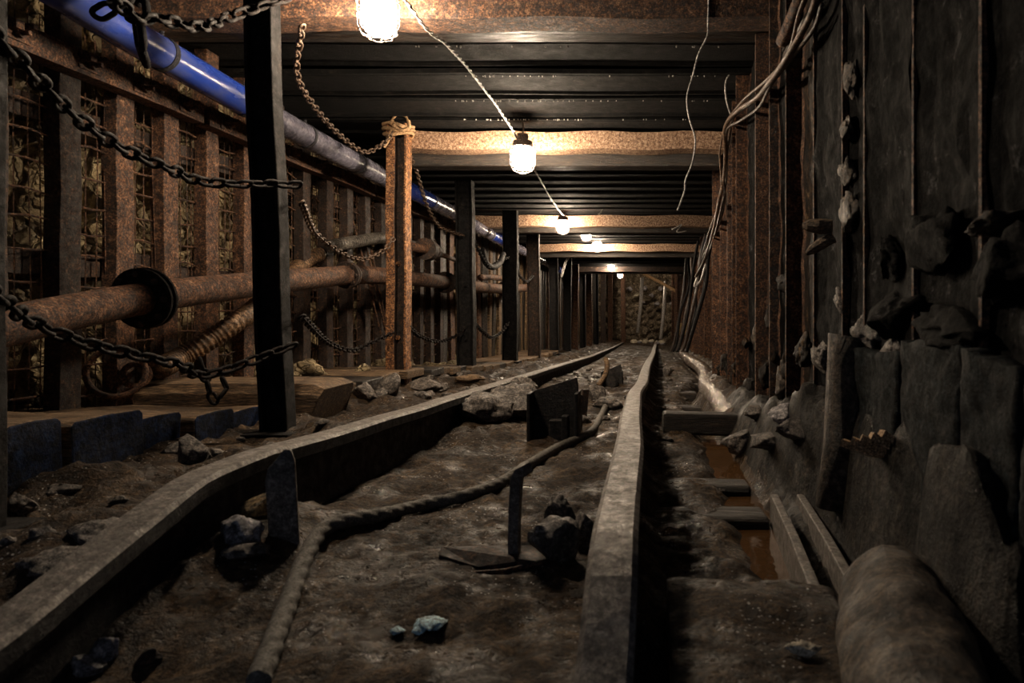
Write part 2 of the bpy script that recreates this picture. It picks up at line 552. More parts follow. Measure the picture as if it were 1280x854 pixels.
# ------------------------------------------------------------------ roof planks and beams
y = .5
k = 0
np_ = 0
beam_y = [2.8, 4.42, 8.0, 10.8, 15.5]
while y < 24.5:
    w = .27 + .05 * R.random()
    if all(abs(y + w / 2 - b) > .01 for b in beam_y):
        z = lerp_table(CEIL, y + w / 2) + R.uniform(-.012, .012)
        zn = z - lerp_table(CEIL, y + w)
        xr = wx(y) + .06
        mb = MB()
        # a shallow trough plank: two lips and a raised web, slightly wavy along its length
        prof = [(-w / 2, 0), (-w / 2 + .025, -.004), (-w / 2 + .04, .012), (w / 2 - .03, .010), (w / 2 - .02, .014), (w / 2, .014), (w / 2, .04), (-w / 2, .04)]
        path = [(-2.5 + (xr + 2.5) * t / 10, y + w / 2, z + .003 * math.sin(t * 1.3 + k * 2)) for t in range(11)]
        mb.prism(prof, path)
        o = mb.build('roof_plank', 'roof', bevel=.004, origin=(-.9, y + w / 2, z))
        seg = sum(1 for b_ in beam_y if y + w / 2 > b_)
        if seg == 1:
            np_ += 1
        tag(o, ['dark steel roof plank overhead, nearer than the first roof beam', ORD[np_ - 1 if np_ else 0] + ' dark roof plank behind the nearest roof beam', 'dark steel roof plank between the second and third roof beams',
                'dark steel roof plank between the third and fourth roof beams', 'dark steel roof plank between the fourth and fifth roof beams', 'dark steel roof plank beyond the last roof beam'][seg], 'roof plank', 'roof planks across the tunnel', 'thing')
    y += w + .02
    k += 1


dr = MB()
for (yq, n_) in ((3.28, 14), (3.6, 26), (3.92, 34), (4.2, 40)):
    for _ in range(n_):
        xq = R.uniform(-1.15, .35) if R.random() > .4 else R.uniform(-1.0, -.4)
        zq = lerp_table(CEIL, yq) - .016
        rr_ = R.uniform(.0022, .005)
        vs_, fs_ = ICO[1]
        dr.add([(v.x * rr_ + xq, v.y * rr_ + yq + .002 * math.sin(xq * 40), v.z * rr_ * R.uniform(1, 1.8) + zq) for v in vs_], fs_)
tag(dr.build('water_drops', 'wire_white', smooth=True), 'glinting water drops hanging along the edges of the dark roof planks', 'drops', None, 'stuff')  # plain white stands in for the glint of each drop


def hsec(w, h, t):
    return [(-w / 2, 0), (w / 2, 0), (w / 2, t), (t / 2, t), (t / 2, h - t), (w / 2, h - t), (w / 2, h), (-w / 2, h), (-w / 2, h - t), (-t / 2, h - t), (-t / 2, t), (-w / 2, t)]


BL = ['rusty roof beam nearest the camera, behind the first caged lamp',
      'brightly lit rusty roof beam right behind the second caged lamp',
      'rusty roof beam just behind the third caged lamp',
      'rusty roof beam behind the pair of lamps hanging side by side',
      'dull red roof beam closest to the far end of the tunnel']
bz = [1.20, 1.05, 1.0, .955, .91]
bl = [-2.3, -1.62, -2.2, -1.9, -1.7]
br = [.575, .485, .80, .80, .80]
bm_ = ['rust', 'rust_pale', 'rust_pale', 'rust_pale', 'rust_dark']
bh = [.15, .115, .13, .12, .12]
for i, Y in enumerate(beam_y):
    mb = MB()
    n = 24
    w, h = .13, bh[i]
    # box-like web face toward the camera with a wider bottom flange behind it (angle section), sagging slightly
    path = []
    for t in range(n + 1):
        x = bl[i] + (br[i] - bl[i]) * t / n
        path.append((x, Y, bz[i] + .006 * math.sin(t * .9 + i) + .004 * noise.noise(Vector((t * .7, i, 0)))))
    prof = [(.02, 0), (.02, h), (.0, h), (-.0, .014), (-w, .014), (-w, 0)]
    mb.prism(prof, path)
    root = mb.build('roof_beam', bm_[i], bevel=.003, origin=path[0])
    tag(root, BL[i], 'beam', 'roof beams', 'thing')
    # second lower timber behind
    mb = MB()
    mb.box(((bl[i] + br[i]) / 2, Y + .22, [1.275, 1.03, 1.0, .93, .93][i]), (br[i] - bl[i], .15, .11))
    o = mb.build('roof_timber', 'wood_dark', bevel=.012, origin=(bl[i], Y + .22, bz[i] + .11))
    tag(o, 'dark timber packed under the roof planks behind ' + ['the nearest roof beam', 'the second roof beam', 'the third roof beam', 'the fourth roof beam', 'the farthest roof beam'][i], 'timber', 'roof timbers', 'thing')
    if i == 1:   # scalloped scraps hanging on the lit beam
        pass

# ------------------------------------------------------------------ lamps
lamp_at = [(-1.045, 2.63), (-.785, 4.22), (-1.0, 7.86), (-.92, 9.9), (-.81, 10.55), (-.86, 15.3), (-.80, 18.6), (-.35, 22.6)]
lamp_py = [20, 198, 283, 294, 308, 334, 344, 336]
LL = ['caged bulkhead lamp nearest the camera, hanging in front of the first beam',
      'second caged lamp from the camera, hanging before the brightly lit beam',
      'third caged lamp, highest of the distant cluster',
      'fourth caged lamp, between the third and fifth of the string',
      'fifth caged lamp along the ceiling cable, lowest of the near cluster of three',
      'sixth caged lamp, left one of the last pair by the far end',
      'last visible caged lamp of the ceiling cable, right one of the last pair',
      'caged lamp tucked up under the high roof before the end wall']  # the final lamp is out of sight, added to brighten the end
lamps = []
for i, ((x, Y), py) in enumerate(zip(lamp_at, lamp_py)):
    zc = (VY - py) / F * Y if i < 7 else 1.5
    root = empty('mine_lamp', (x, Y, zc), LL[i], 'lamp', 'caged lamps on the ceiling cable')
    gl = MB().lathe([(.012, .066), (.05, .062), (.066, .045), (.068, 0), (.064, -.04), (.045, -.066), (.008, -.075)], 18)
    gl.build('glass_globe', 'glow', root, smooth=True)
    so = MB().lathe([(.03, .15), (.035, .14), (.035, .115), (.058, .105), (.064, .07), (.056, .062), (.02, .062)], 18)
    so.build('socket', 'brass', root, smooth=False)
    cg = MB()
    for k in range(8):
        a = 2 * PI * k / 8 + .2
        c, s = math.cos(a), math.sin(a)
        cg.tube([(c * .072, s * .072, .08), (c * .078, s * .078, .04), (c * .077, s * .077, -.035), (c * .058, s * .058, -.078), (c * .02, s * .02, -.092)], .0022, 5)
    for (r, z) in ((.08, .045), (.079, -.005), (.07, -.06), (.022, -.093)):
        cg.tube([(r * math.cos(2 * PI * k / 20), r * math.sin(2 * PI * k / 20), z) for k in range(20)], .0024, 5, closed=True)
    cg.build('wire_cage', 'rust_dark', root)
    top = lerp_table(CEIL, Y) - .01
    hk = MB().tube([(0, 0, .145), (.004, 0, .18), (0, 0.01, max(.2, top - zc))], .006, 6)
    hk.build('hanger', 'cable', root)
    lamps.append(Vector((x, Y, zc)))

# the cable string that feeds the lamps: two wires twisted together
pts = [Vector((-1.02, 2.2, 1.345)), at(522, 22, 2.72), at(560, 58, 3.05), at(590, 92, 3.4), at(625, 138, 3.9), at(646, 172, 4.25), at(668, 212, 5.2), at(690, 250, 6.6), at(703, 268, 7.7),
       at(722, 278, 9.0), at(733, 281, 9.8), at(742, 292, 10.9), at(752, 308, 12.5), at(765, 322, 15.2), at(775, 334, 18.4)]
cp = spline(pts, 14)
mb = MB()
for s in (0, PI):
    q = []
    L = 0
    for i, p in enumerate(cp):
        if i: L += (p - cp[i - 1]).length
        q.append(p + Vector((math.cos(L * 60 + s), 0, math.sin(L * 60 + s))) * .005 + Vector((.006 * noise.noise(p * 6), 0, .008 * noise.noise(p * 5 + Vector((4, 0, 0))))))
    mb.tube(q, .0042, 6)
tag(mb.build('lamp_cord', 'wire_white', smooth=True), 'pale twisted two-wire cord strung along the ceiling from lamp to lamp', 'cable')

# ------------------------------------------------------------------ posts on the left
post_at = [(-1.43, 1.42, 'soot'), (-1.405, 2.58, 'soot'), (-1.60, 4.35, 'rust_orange'), (-1.60, 5.98, 'soot'), (-1.60, 7.84, 'soot'), (-1.60, 9.5, 'rust_dark'),
           (-1.60, 11.5, 'soot'), (-1.60, 13.2, 'soot'), (-1.60, 14.6, 'rust'), (-1.55, 15.9, 'soot'), (-1.55, 17.6, 'rust'), (-1.5, 19.2, 'soot'), (-1.42, 20.8, 'rust_dark'), (-1.3, 22.5, 'rust'), (-.92, 24.0, 'rust')]
post_w = [.12, .105, .128, .145, .165, .17, .15, .15, .14, .14, .15, .15, .15, .15, .16]
PL = ['black steel post at the left edge of the picture',
      'tall black steel post nearest the camera, crossing the blue pipe',
      'orange rusty steel post with a rope knotted round its top',
      'black steel post just behind the rope-topped rusty post',
      'black steel post whose top stands clear below the third roof beam',
      'brown rusty steel post right behind the fourth black post',
      'black steel post just beyond the brown rusty one, with a light chain hanging on it',
      'dark steel post, second beyond the brown rusty one',
      'rusty steel post, third beyond the brown rusty one',
      'dark steel post, fourth beyond the brown rusty one', 'rusty steel post, fifth beyond the brown rusty one', 'dark steel post, sixth beyond the brown rusty one',
      'dull brown steel post, seventh beyond the brown rusty one', 'rusty steel post, last but one of the row before the far end',
      'bright rusty post standing below the last lamp']
posts = []
for i, (x, y, m) in enumerate(post_at):
    zb = ground(x, y) - .05
    zt = lerp_table(CEIL, y) - .02
    if i == 2: zt = (VY - 150) / F * 4.35
    if i == 4: zt = (VY - 257) / F * 7.84
    w = post_w[i]
    mb = MB()
    e = .035 if i < 2 else .055
    prof = [(-w / 2, -e), (-w / 2 + .014, -e), (-w / 2 + .014, -.007), (w / 2 - .014, -.007), (w / 2 - .014, -e), (w / 2, -e),
            (w / 2, e), (w / 2 - .014, e), (w / 2 - .014, .007), (-w / 2 + .014, .007), (-w / 2 + .014, e), (-w / 2, e)]
    mis = None
    if i == 2:
        prof = [(.064, -.05), (.064, .055), (-.064, .055), (-.064, -.05), (-.050, -.05), (-.050, .0), (.008, .0), (.008, -.05)]
        mis = [0, 0, 0, 0, 1, 1, 1, 0]  # recess faces take the darker rust, shade painted in
    n = 14
    lean = {0: 0, 1: -.07, 2: .0, 3: -.02}.get(i, R.uniform(-.03, .03))
    path = [(x + lean * (t / n - .0) + .003 * math.sin(t + i), y, zb + (zt - zb) * t / n) for t in range(n + 1)]
    mb.prism(prof, path, up=Vector((0, 1, 0)), mis=mis)
    root = empty('steel_post', (x, y, zb), PL[i], 'post', 'steel posts along the walkway')
    o = mb.build('shaft', [m, 'rust_dark'], root, bevel=.003, origin=(0, 0, 0))
    o.location = (-x, -y, -zb)
    bp = MB().box((0, 0, .05), (w + .07, .19, .02))
    bp.build('base_plate', m, root, bevel=.003)
    if i in (1, 2, 3, 4, 5):
        for zz_ in (.35, .82):
            b2 = MB()
            b2.lathe([(.016, 0), (.016, .012), (.009, .012), (.009, .03)], 6, (0, -.0075, zz_), rot=Matrix.Rotation(PI / 2, 4, 'X'))
            b2.build('bolt', m, root)
    posts.append((x, y, zb, zt))

# rope knotted round the top of the rusty post
x, y, zb, zt = posts[2]
mb = MB()
for k in range(3):
    z0 = zt - .045 - .028 * k
    mb.tube([(x + .083 * math.cos(a) + .01 * math.sin(3 * a + k), y + .082 * math.sin(a), z0 + .012 * math.sin(2 * a + k)) for a in [2 * PI * q / 22 for q in range(22)]], .0115, 8, closed=True)
mb.tube(spline([(x - .02, y - .085, zt - .05), (x + .03, y - .11, zt + .005), (x + .085, y - .1, zt - .01), (x + .10, y - .095, zt - .07), (x + .05, y - .1, zt - .09), (x, y - .1, zt - .06)], 8), .011, 8)
mb.tube(spline([(x - .01, y - .09, zt - .09), (x - .03, y - .1, zt - .16), (x - .055, y - .1, zt - .2)], 8), .009, 8)
tag(mb.build('knotted_rope', 'rope_tan', smooth=True), 'tan rope wound and knotted round the top of the orange rusty post', 'rope')


# ------------------------------------------------------------------ chains
def link_mesh(L, W, r, mat):
    mb = MB()
    n = 8
    p = []
    hl = L / 2 - W / 2
    for k in range(n + 1):
        a = -PI / 2 + PI * k / n
        p.append((hl + math.cos(a) * (W / 2 - r), math.sin(a) * (W / 2 - r), 0))
    for k in range(n + 1):
        a = PI / 2 + PI * k / n
        p.append((-hl + math.cos(a) * (W / 2 - r), math.sin(a) * (W / 2 - r), 0))
    mb.tube(p, r, 7, closed=True)
    me = bpy.data.meshes.new('chain_link')
    me.from_pydata([tuple(v) for v in mb.v], [], mb.f)
    me.polygons.foreach_set('use_smooth', [True] * len(mb.f))
    me.materials.append(M[mat])
    return me


LINKS = {}


def chain(pts, size, mat, label, group='chains strung between the posts', wob=.25):
    key = (size, mat)
    L = size; W = size * .68; r = size * .105
    if key not in LINKS:
        LINKS[key] = link_mesh(L, W, r, mat)
    path = spline(pts, 24)
    step = L - 2.3 * r
    root = empty('chain', path[0], label, 'chain', group)
    acc, nxt, i = 0, 0, 0
    for a, b in zip(path, path[1:]):
        seg = (b - a).length
        while nxt <= acc + seg and seg > 0:
            p = a + (b - a) * ((nxt - acc) / seg)
            t = (b - a).normalized()
            ref = Vector((0, 0, 1)) if abs(t.z) < .93 else Vector((1, 0, 0))
            u = ref.cross(t).normalized(); w = t.cross(u)
            ang = (PI / 4 if i % 2 else -PI / 4) + R.uniform(-wob, wob)
            uu = u * math.cos(ang) + w * math.sin(ang); ww = t.cross(uu)
            o = bpy.data.objects.new('link', LINKS[key])
            COL.objects.link(o)
            o.parent = root
            m = Matrix((t, uu, ww)).transposed().to_4x4()
            m.translation = p - path[0]
            o.matrix_local = m
            nxt += step; i += 1
        acc += seg
    return root


def P(i, z, dx=0.09, dy=-.03):
    return Vector((post_at[i][0] + dx, post_at[i][1] + dy, z))


chain([P(0, .57), at(86, 138, 1.68), at(150, 184, 1.88), at(212, 211, 2.08), at(262, 228, 2.27), P(1, .475)], .062, 'chain',
      'heavy black guard chain sagging at mid height between the two nearest black posts')
chain([P(0, .04), at(42, 403, 1.62), at(100, 427, 1.76), at(165, 443, 1.92), at(225, 456, 2.1), at(262, 468, 2.3), P(1, -.12)], .06, 'chain',
      'heavy black chain hanging lowest between the two nearest posts, just above the timber deck')
chain([P(0, .98, .06), at(150, 5, 1.85), at(205, 24, 2.02), at(250, 33, 2.18), at(290, 20, 2.38), P(1, 1.18, .06)], .066, 'chain',
      'heavy black chain strung highest, passing over the blue pipe beside the nearest tall post')
chain([at(252, 455, 2.36), at(258, 475, 2.36), at(263, 492, 2.36), at(270, 500, 2.37), at(282, 486, 2.40), at(276, 470, 2.4)], .055, 'chain',
      'short tangled bunch of black chain drooping over the front edge of the timber deck', None)
chain([at(168, -12, 2.25), at(171, 10, 2.22), at(174, 36, 2.2), at(178, 62, 2.22), at(180, 74, 2.3)], .12, 'soot',
      'short hanger of long black links looped round the blue pipe at top left', None, .5)
chain([at(130, 14, 2.18), at(150, 2, 2.18), at(172, -8, 2.2)], .085, 'soot',
      'black links slung sideways across the top end of the blue pipe', None, .5)
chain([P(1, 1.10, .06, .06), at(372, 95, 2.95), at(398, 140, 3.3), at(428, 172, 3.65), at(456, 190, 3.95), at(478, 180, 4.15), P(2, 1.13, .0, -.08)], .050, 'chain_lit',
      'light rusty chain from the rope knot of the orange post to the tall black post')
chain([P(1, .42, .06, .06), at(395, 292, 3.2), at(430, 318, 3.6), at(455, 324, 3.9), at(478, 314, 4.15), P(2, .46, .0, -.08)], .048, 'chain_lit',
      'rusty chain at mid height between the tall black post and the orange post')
chain([P(1, -.02, .06, .06), at(410, 428, 3.3), at(440, 438, 3.7), at(465, 428, 4.0), P(2, -.13, .0, -.08)], .048, 'chain',
      'rusty chain hanging low between the tall black post and the orange post')
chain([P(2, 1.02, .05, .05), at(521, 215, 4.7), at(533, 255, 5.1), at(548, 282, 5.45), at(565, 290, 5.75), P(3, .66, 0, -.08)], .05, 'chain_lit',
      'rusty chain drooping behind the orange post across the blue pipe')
chain([P(2, -.10, .05, .05), at(525, 420, 4.8), at(548, 427, 5.3), at(566, 422, 5.7), P(3, -.16, 0, -.08)], .05, 'chain',
      'dark chain hanging low between the orange post and the black post behind it')
chain([P(3, .62, .05, .05), at(603, 322, 6.4), at(612, 334, 6.8), at(624, 326, 7.3), P(4, .62, 0, -.08)], .06, 'soot',
      'black chain looped high between the two black posts beyond the orange one')
chain([P(3, -.1, .05, .05), at(604, 415, 6.5), at(614, 422, 6.9), at(626, 416, 7.4), P(4, -.12, 0, -.08)], .06, 'chain',
      'dark chain looped low between the two black posts beyond the orange one')
chain([P(4, .5, .06, .05), at(650, 345, 8.5), at(658, 352, 8.9), P(5, .5, 0, -.1)], .06, 'chain',
      'dark chain between the clear-topped black post and the brown rusty post')
chain([at(712, 320, 11.2), at(707, 328, 11.2), at(704, 338, 11.2), at(702, 345, 11.2)], .075, 'wire_white',
      'short pale chain hanging straight down a distant black post', None)

# ------------------------------------------------------------------ left wall: studs, mesh panels, walings
stud_y = [1.35, 1.65, 1.95, 2.25, 2.545, 2.81, 3.08, 3.37, 3.68]
while stud_y[-1] < 7.0:
    stud_y.append(stud_y[-1] + .31)
for i, y in enumerate(stud_y):
    zb = ground(-2.18, y) - .05
    zt = lerp_table(CEIL, y)
    mb = MB()
    w = .095
    prof = [(-w / 2, -.012), (w / 2, -.012), (w / 2, .0), (w / 2, .05), (w / 2 - .012, .05), (w / 2 - .012, .0), (-w / 2 + .012, .0), (-w / 2 + .012, .05), (-w / 2, .05)]
    n = 10
    path = [(-2.17, y + .004 * math.sin(t * 2 + i), zb + (zt - zb) * t / n) for t in range(n + 1)]
    mb.prism(prof, path, up=Vector((-1, 0, 0)))
    o = mb.build('wall_stud', 'rust_dark' if y < 2.7 or y > 3.9 else 'rust', bevel=.003, origin=(-2.17, y, zb))
    tag(o, ORD[i - 4] + ' rusty channel stud of the left wall, counted from the left edge' if 4 <= i <= 8 else 'rusty channel stud of the left wall, beyond the tall black post' if i > 8 else 'rusty channel stud of the left wall, before the left edge', 'stud', 'steel studs of the left wall', 'thing')
for i, (a, b) in enumerate(zip(stud_y, stud_y[1:])):
    mb = MB()
    z = -.42 + R.uniform(-.02, .02)
    while z < 1.05:
        sag = R.uniform(-.02, .02)
        mb.tube([(-2.215, a - .02, z), (-2.20 + R.uniform(-.01, .02), (a + b) / 2, z + sag), (-2.215, b + .02, z + R.uniform(-.01, .01))], .0042, 5)
        z += .105
    y = a + .03
    while y < b - .02:
        dx = R.uniform(-.008, .008)
        mb.tube([(-2.21, y, -.45), (-2.205 + dx, y + R.uniform(-.008, .008), .1), (-2.21 + dx, y + R.uniform(-.008, .008), .6), (-2.21, y, 1.08)], .0026, 4)
        y += .048
    o = mb.build('wire_mesh_panel', 'rust', origin=(-2.21, (a + b) / 2, -.45))
    tag(o, 'wire mesh panel between the ' + ORD[i - 4] + ' and ' + ORD[i - 3] + ' studs counted from the left edge' if 4 <= i <= 7 else 'wire mesh panel left of the first stud, at the left edge' if i == 3 else 'rusty wire mesh panel between studs beyond the tall black post' if i > 7 else 'rusty wire mesh panel before the left edge', 'mesh panel', 'wire mesh panels of the left wall', 'thing')
    # shelf angles behind the studs
    for zz_ in (.70, .14):
        zq = zz_ + R.uniform(-.03, .03)
        mb = MB()
        mb.prism([(-.03, 0), (.085, 0), (.085, .009), (-.022, .009), (-.022, .09), (-.03, .09)], [(-2.255, b + .0, zq), (-2.255, (a + b) / 2, zq + R.uniform(-.012, .004)), (-2.255, a, zq + .0)])
        o = mb.build('angle_bar', 'rust_dark', bevel=.002, origin=(-2.25, a, zq))
        tag(o, ('upper' if zz_ > .5 else 'lower') + ' rusty angle bar ' + ('between the ' + ORD[i - 4] + ' and ' + ORD[i - 3] + ' wall studs from the left edge' if 4 <= i <= 7 else 'left of the first wall stud, at the left edge' if i == 3 else 'between wall studs beyond the tall black post' if i > 7 else 'between wall studs before the left edge'), 'angle bar', 'angle bars between the wall studs', 'thing')
# long waling with clamps
for i, (a, b) in enumerate(((1.2, 3.2), (3.24, 5.2), (5.24, 7.4))):
    root = empty('waling_beam', (-2.1, a, .93), ['rusty waling beam nearest the camera, clamped along the studs below the blue pipe', 'rusty waling beam behind the tall black post, along the top of the studs', 'rusty waling beam farthest along the left wall'][i], 'waling')
    mb = MB()
    mb.prism([(-.012, -.05), (.06, -.05), (.06, -.04), (0, -.04), (0, .04), (-.012, .04)], [(0, t * (b - a) / 8, .006 * math.sin(t * 1.1 + i)) for t in range(8, -1, -1)])
    mb.build('angle', 'rust', root, bevel=.002)
    for y in stud_y:
        if a + .05 < y < b - .05:
            c = MB()
            c.box((-.0, y - a, 0), (.035, .10, .07)).box((.03, y - a - .02, .01), (.03, .03, .03)).box((.03, y - a + .025, .02), (.05, .018, .018))
            c.lathe([(.018, 0), (.018, .014), (.009, .014), (.009, .04)], 6, (.02, y - a, -.01), rot=Matrix.Rotation(PI / 2, 4, 'Y'))
            c.build('clamp', 'rust', root, bevel=.002)
# upright boards further along the left wall
y = 7.25
k = 0
while y < 24.4:
    w = .13 + .04 * R.random()
    zb, zt = g(y) - .05, lerp_table(CEIL, y) + .02
    mb = MB()
    n = 6
    x0 = -2.15 + R.uniform(-.03, .03) + .25 * sstep(18, 24, y)
    mb.prism([(-w / 2, 0), (w / 2, 0), (w / 2, .035), (-w / 2, .035)], [(x0 + .01 * math.sin(t + k), y, zb + (zt - zb) * t / n) for t in range(n + 1)], up=Vector((-1, 0, 0)))
    o = mb.build('lagging_board', R.choice(['wood', 'wood_dark', 'rust']), bevel=.004, origin=(x0, y, zb))
    tag(o, 'upright lagging board on the far stretch of the left wall', 'board', 'upright boards of the far left wall', 'thing')
    y += w + R.uniform(.02, .09)
    k += 1

# ------------------------------------------------------------------ pipes on the left
bp = [at(60, -22, 2.16), at(200, 66, 2.65), at(400, 180, 3.93), at(560, 263, 6.43), at(620, 297, 8.44), at(680, 327, 12.3), at(700, 338, 15.0), at(722, 350, 18.5)]
bps = spline(bp, 10)
root = empty('water_pipe', bps[0], 'long glossy blue pipe running along the left side under the roof', 'pipe')
mb = MB().tube(bps, .064, 24)
for k_ in range(len(mb.f) - 2):
    Y_ = bps[k_ // 24].y
    mb.mi[k_] = 0 if Y_ < 3.2 or 4.9 < Y_ < 5.9 or 8.1 < Y_ < 9.4 or Y_ > 14 else 1
o = mb.build('pipe_body', ['blue_pipe', 'grey_pipe'], root, smooth=True); o.location = -bps[0]
for k, (px, py, Y) in enumerate(((203, 66, 2.66), (306, 128, 3.2), (380, 169, 3.76), (440, 201, 4.42), (488, 226, 5.02), (534, 250, 5.9), (568, 267, 6.6), (611, 292, 8.1), (640, 307, 9.3))):
    p = min(bps, key=lambda q: (q - Vector((q.x, Y, q.z))).length)
    i = bps.index(p); t = (bps[min(i + 1, len(bps) - 1)] - bps[max(0, i - 1)]).normalized()
    q = p + t * (Y - p.y)
    r = MB().tube([q - t * .012 - bps[0], q + t * .012 - bps[0]], .0675, 24)
    r.tube([q + Vector((.0, 0, .066)) - bps[0], q + Vector((.0, 0, .088)) - bps[0]], .008, 6)
    r.build('band', 'bluepipe_band', root)

rp = [at(-30, 416, 1.92), at(90, 390, 2.25), at(180, 373, 2.56), at(260, 362, 2.94), at(400, 347, 3.93), at(460, 344, 4.6), at(540, 351, 5.96), at(620, 361, 8.4), at(662, 360, 10.8)]
rps = spline(rp, 10)
root = empty('rusty_pipe', rps[0], 'thick rusty flanged iron pipe running at knee height along the left side', 'pipe')
o = MB().tube(rps, .06, 24).build('pipe_body', 'rust', root, smooth=True); o.location = -rps[0]


def along(path, Y):
    for a, b in zip(path, path[1:]):
        if a.y <= Y <= b.y:
            return a + (b - a) * ((Y - a.y) / (b.y - a.y)), (b - a).normalized()
    return path[-1], (path[-1] - path[-2]).normalized()


for Y, R0 in ((2.56, .115), (4.28, .085), (6.35, .10), (8.9, .1)):
    p, t = along(rps, Y)
    q = t.to_track_quat('Z', 'Y').to_matrix().to_4x4()
    for dz in (-.022, .006):
        mb = MB().lathe([(.058, 0), (R0 - .004, 0), (R0, .004), (R0, .014), (R0 - .004, .018), (.058, .018)], 28, p - rps[0] + t * dz, rot=q)
        fo = mb.build('flange', 'soot' if Y < 3 else 'rust_dark', root)
    mb = MB()
    for k in range(8):
        a = 2 * PI * k / 8
        v = q @ Vector((math.cos(a) * (R0 - .022), math.sin(a) * (R0 - .022), -.034))
        mb.lathe([(.012, 0), (.012, .07)], 6, p - rps[0] + v, rot=q)
    mb.build('flange_bolts', 'rust_dark', root)


def ribbed_hose(pts, r, mat, name, label, cat='hose', pitch=.022):
    path = spline(pts, 40)
    rr = []
    L = 0
    for i, p in enumerate(path):
        if i: L += (p - path[i - 1]).length
        rr.append(r * (1 + .07 * math.sin(L / pitch * 2 * PI)))
    return tag(MB().tube(path, rr, 14).build(name, mat, smooth=True), label, cat)


ribbed_hose([(-2.05, 2.86, -.235), at(225, 447, 3.02), at(262, 425, 3.12), at(310, 392, 3.3), at(350, 357, 3.92), at(375, 332, 4.28), at(400, 317, 4.5)], .045, 'hose', 'ribbed_hose',
            'tan ribbed hose sloping up from the timber deck behind the thick rusty pipe')
ribbed_hose([at(412, 308, 4.45), at(440, 303, 4.7), at(470, 298, 5.1), at(484, 299, 5.4), at(530, 310, 6.0)], .042, 'hose_grey', 'ribbed_hose',
            'grey ribbed hose above the thick rusty pipe, just left of the orange post', pitch=.03)
root = empty('side_pipe', at(512, 308, 4.95), 'short rusty pipe with a valve flange right of the orange post', 'pipe')
a0 = at(512, 308, 4.95)
o = MB().tube([at(512, 308, 4.95), at(534, 312, 5.3), at(556, 320, 5.8), at(577, 328, 6.4)], [.034, .034, .02, .02], 14).build('pipe_body', 'rust', root, smooth=True); o.location = -a0
o = MB().tube([at(531, 311, 5.25), at(536, 313, 5.36)], .085, 22).build('flange', 'rust_dark', root); o.location = -a0
o = MB().tube([at(541, 314, 5.42), at(545, 315, 5.5)], .06, 22).build('collar', 'rust_dark', root); o.location = -a0
# dark hoses looped between far posts
tag(MB().tube(spline([at(602, 312, 6.6), at(606, 326, 6.7), at(614, 334, 6.9), at(624, 330, 7.2), at(629, 318, 7.5)], 10), .03, 12).build('looped_hose', 'soot', smooth=True),
    'black hose hanging in a loop under the blue pipe between two black posts', 'hose')
tag(MB().tube(spline([at(600, 347, 7.6), at(618, 347, 8.2), at(636, 350, 9.0)], 10), .035, 12).build('thin_pipe', 'rust', smooth=True),
    'thinner rusty pipe above the thick pipe beyond the black posts', 'pipe')
# discs leaning on the deck by the wall
for (px, py, Y, r, lb) in ((145, 466, 2.72, .095, 'large thin rusty ring leaning on the deck by the left wall'), (170, 469, 2.8, .045, 'small rusty ring beside the larger one on the deck')):
    c = at(px, py, Y)
    q = Matrix.Rotation(.5, 4, 'Z') @ Matrix.Rotation(PI / 2, 4, 'X')
    mb = MB()
    mb.tube([c + (q @ Vector((r * math.cos(t), r * math.sin(t), 0))) for t in [2 * PI * k / 36 for k in range(36)]], .012, 8, closed=True)
    tag(mb.build('iron_ring', 'rust', smooth=True), lb, 'ring')

for k, (x0, y0, x1, y1, Y, lb) in enumerate(((449, 232, 476, 300, 5.1, 'thin rusty rod leaning on the left wall, first from the tall black post'), (456, 225, 482, 296, 5.2, 'thin rusty rod leaning on the left wall, second from the tall black post'),
                                             (466, 238, 483, 290, 5.3, 'thin rusty rod leaning on the left wall, closest to the orange post'))):
    a, b = at(x0, y0, Y), at(x1, y1 + 118, Y)
    a.x -= .12
    tag(MB().tube([a, (a + b) / 2 + Vector((.01, 0, .0)), b], .008, 8).build('leaning_rod', 'rust', smooth=True, origin=b), lb, 'rod')

# ------------------------------------------------------------------ timber deck (left)
deck_edges = [1.18, 1.42, 1.66, 1.84, 2.12, 2.36, 2.6, 2.84]
DL = ['blue-fronted deck timber at the left edge of the picture, nearest the camera', 'blue-fronted deck timber, second from the left edge of the picture',
      'blue-fronted deck timber, third from the left edge of the picture', 'wide blue-fronted deck timber left of the pale stone',
      'dark-fronted deck timber behind the pale stone', 'dark-fronted deck timber under the drooping chain bunch', 'dark-fronted deck timber just left of the tall black post']
for i, (a, b) in enumerate(zip(deck_edges, deck_edges[1:])):
    zt = -.225 - .03 * i * .9 + R.uniform(-.008, .008)
    ex = -1.585 + R.uniform(-.03, .03) + (.02 if i > 4 else 0)
    mb = MB()
    n = 8
    w = (b - a) - .014
    d = .23
    prof = [(-w / 2, -d), (w / 2, -d), (w / 2, -.012), (w / 2 - .014, 0), (0, .004), (-w / 2 + .014, 0), (-w / 2, -.012)]
    path = [(-2.32 + (ex + 2.32) * t / n, (a + b) / 2, zt + .005 * math.sin(t + i * 2)) for t in range(n + 1)]
    mb.prism(prof, path)
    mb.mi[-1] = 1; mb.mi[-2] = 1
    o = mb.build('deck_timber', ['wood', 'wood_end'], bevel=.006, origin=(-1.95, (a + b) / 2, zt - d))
    tag(o, DL[i], 'timber', 'timbers of the raised deck')
mb = MB()
mb.prism([(-.16, -.22), (.16, -.22), (.17, -.04), (.14, 0), (-.14, .002), (-.165, -.03)], [(-2.3, 3.02, -.305), (-1.9, 3.02, -.302), (-1.6, 3.02, -.30), (-1.42, 3.02, -.305), (-1.37, 3.02, -.325)])
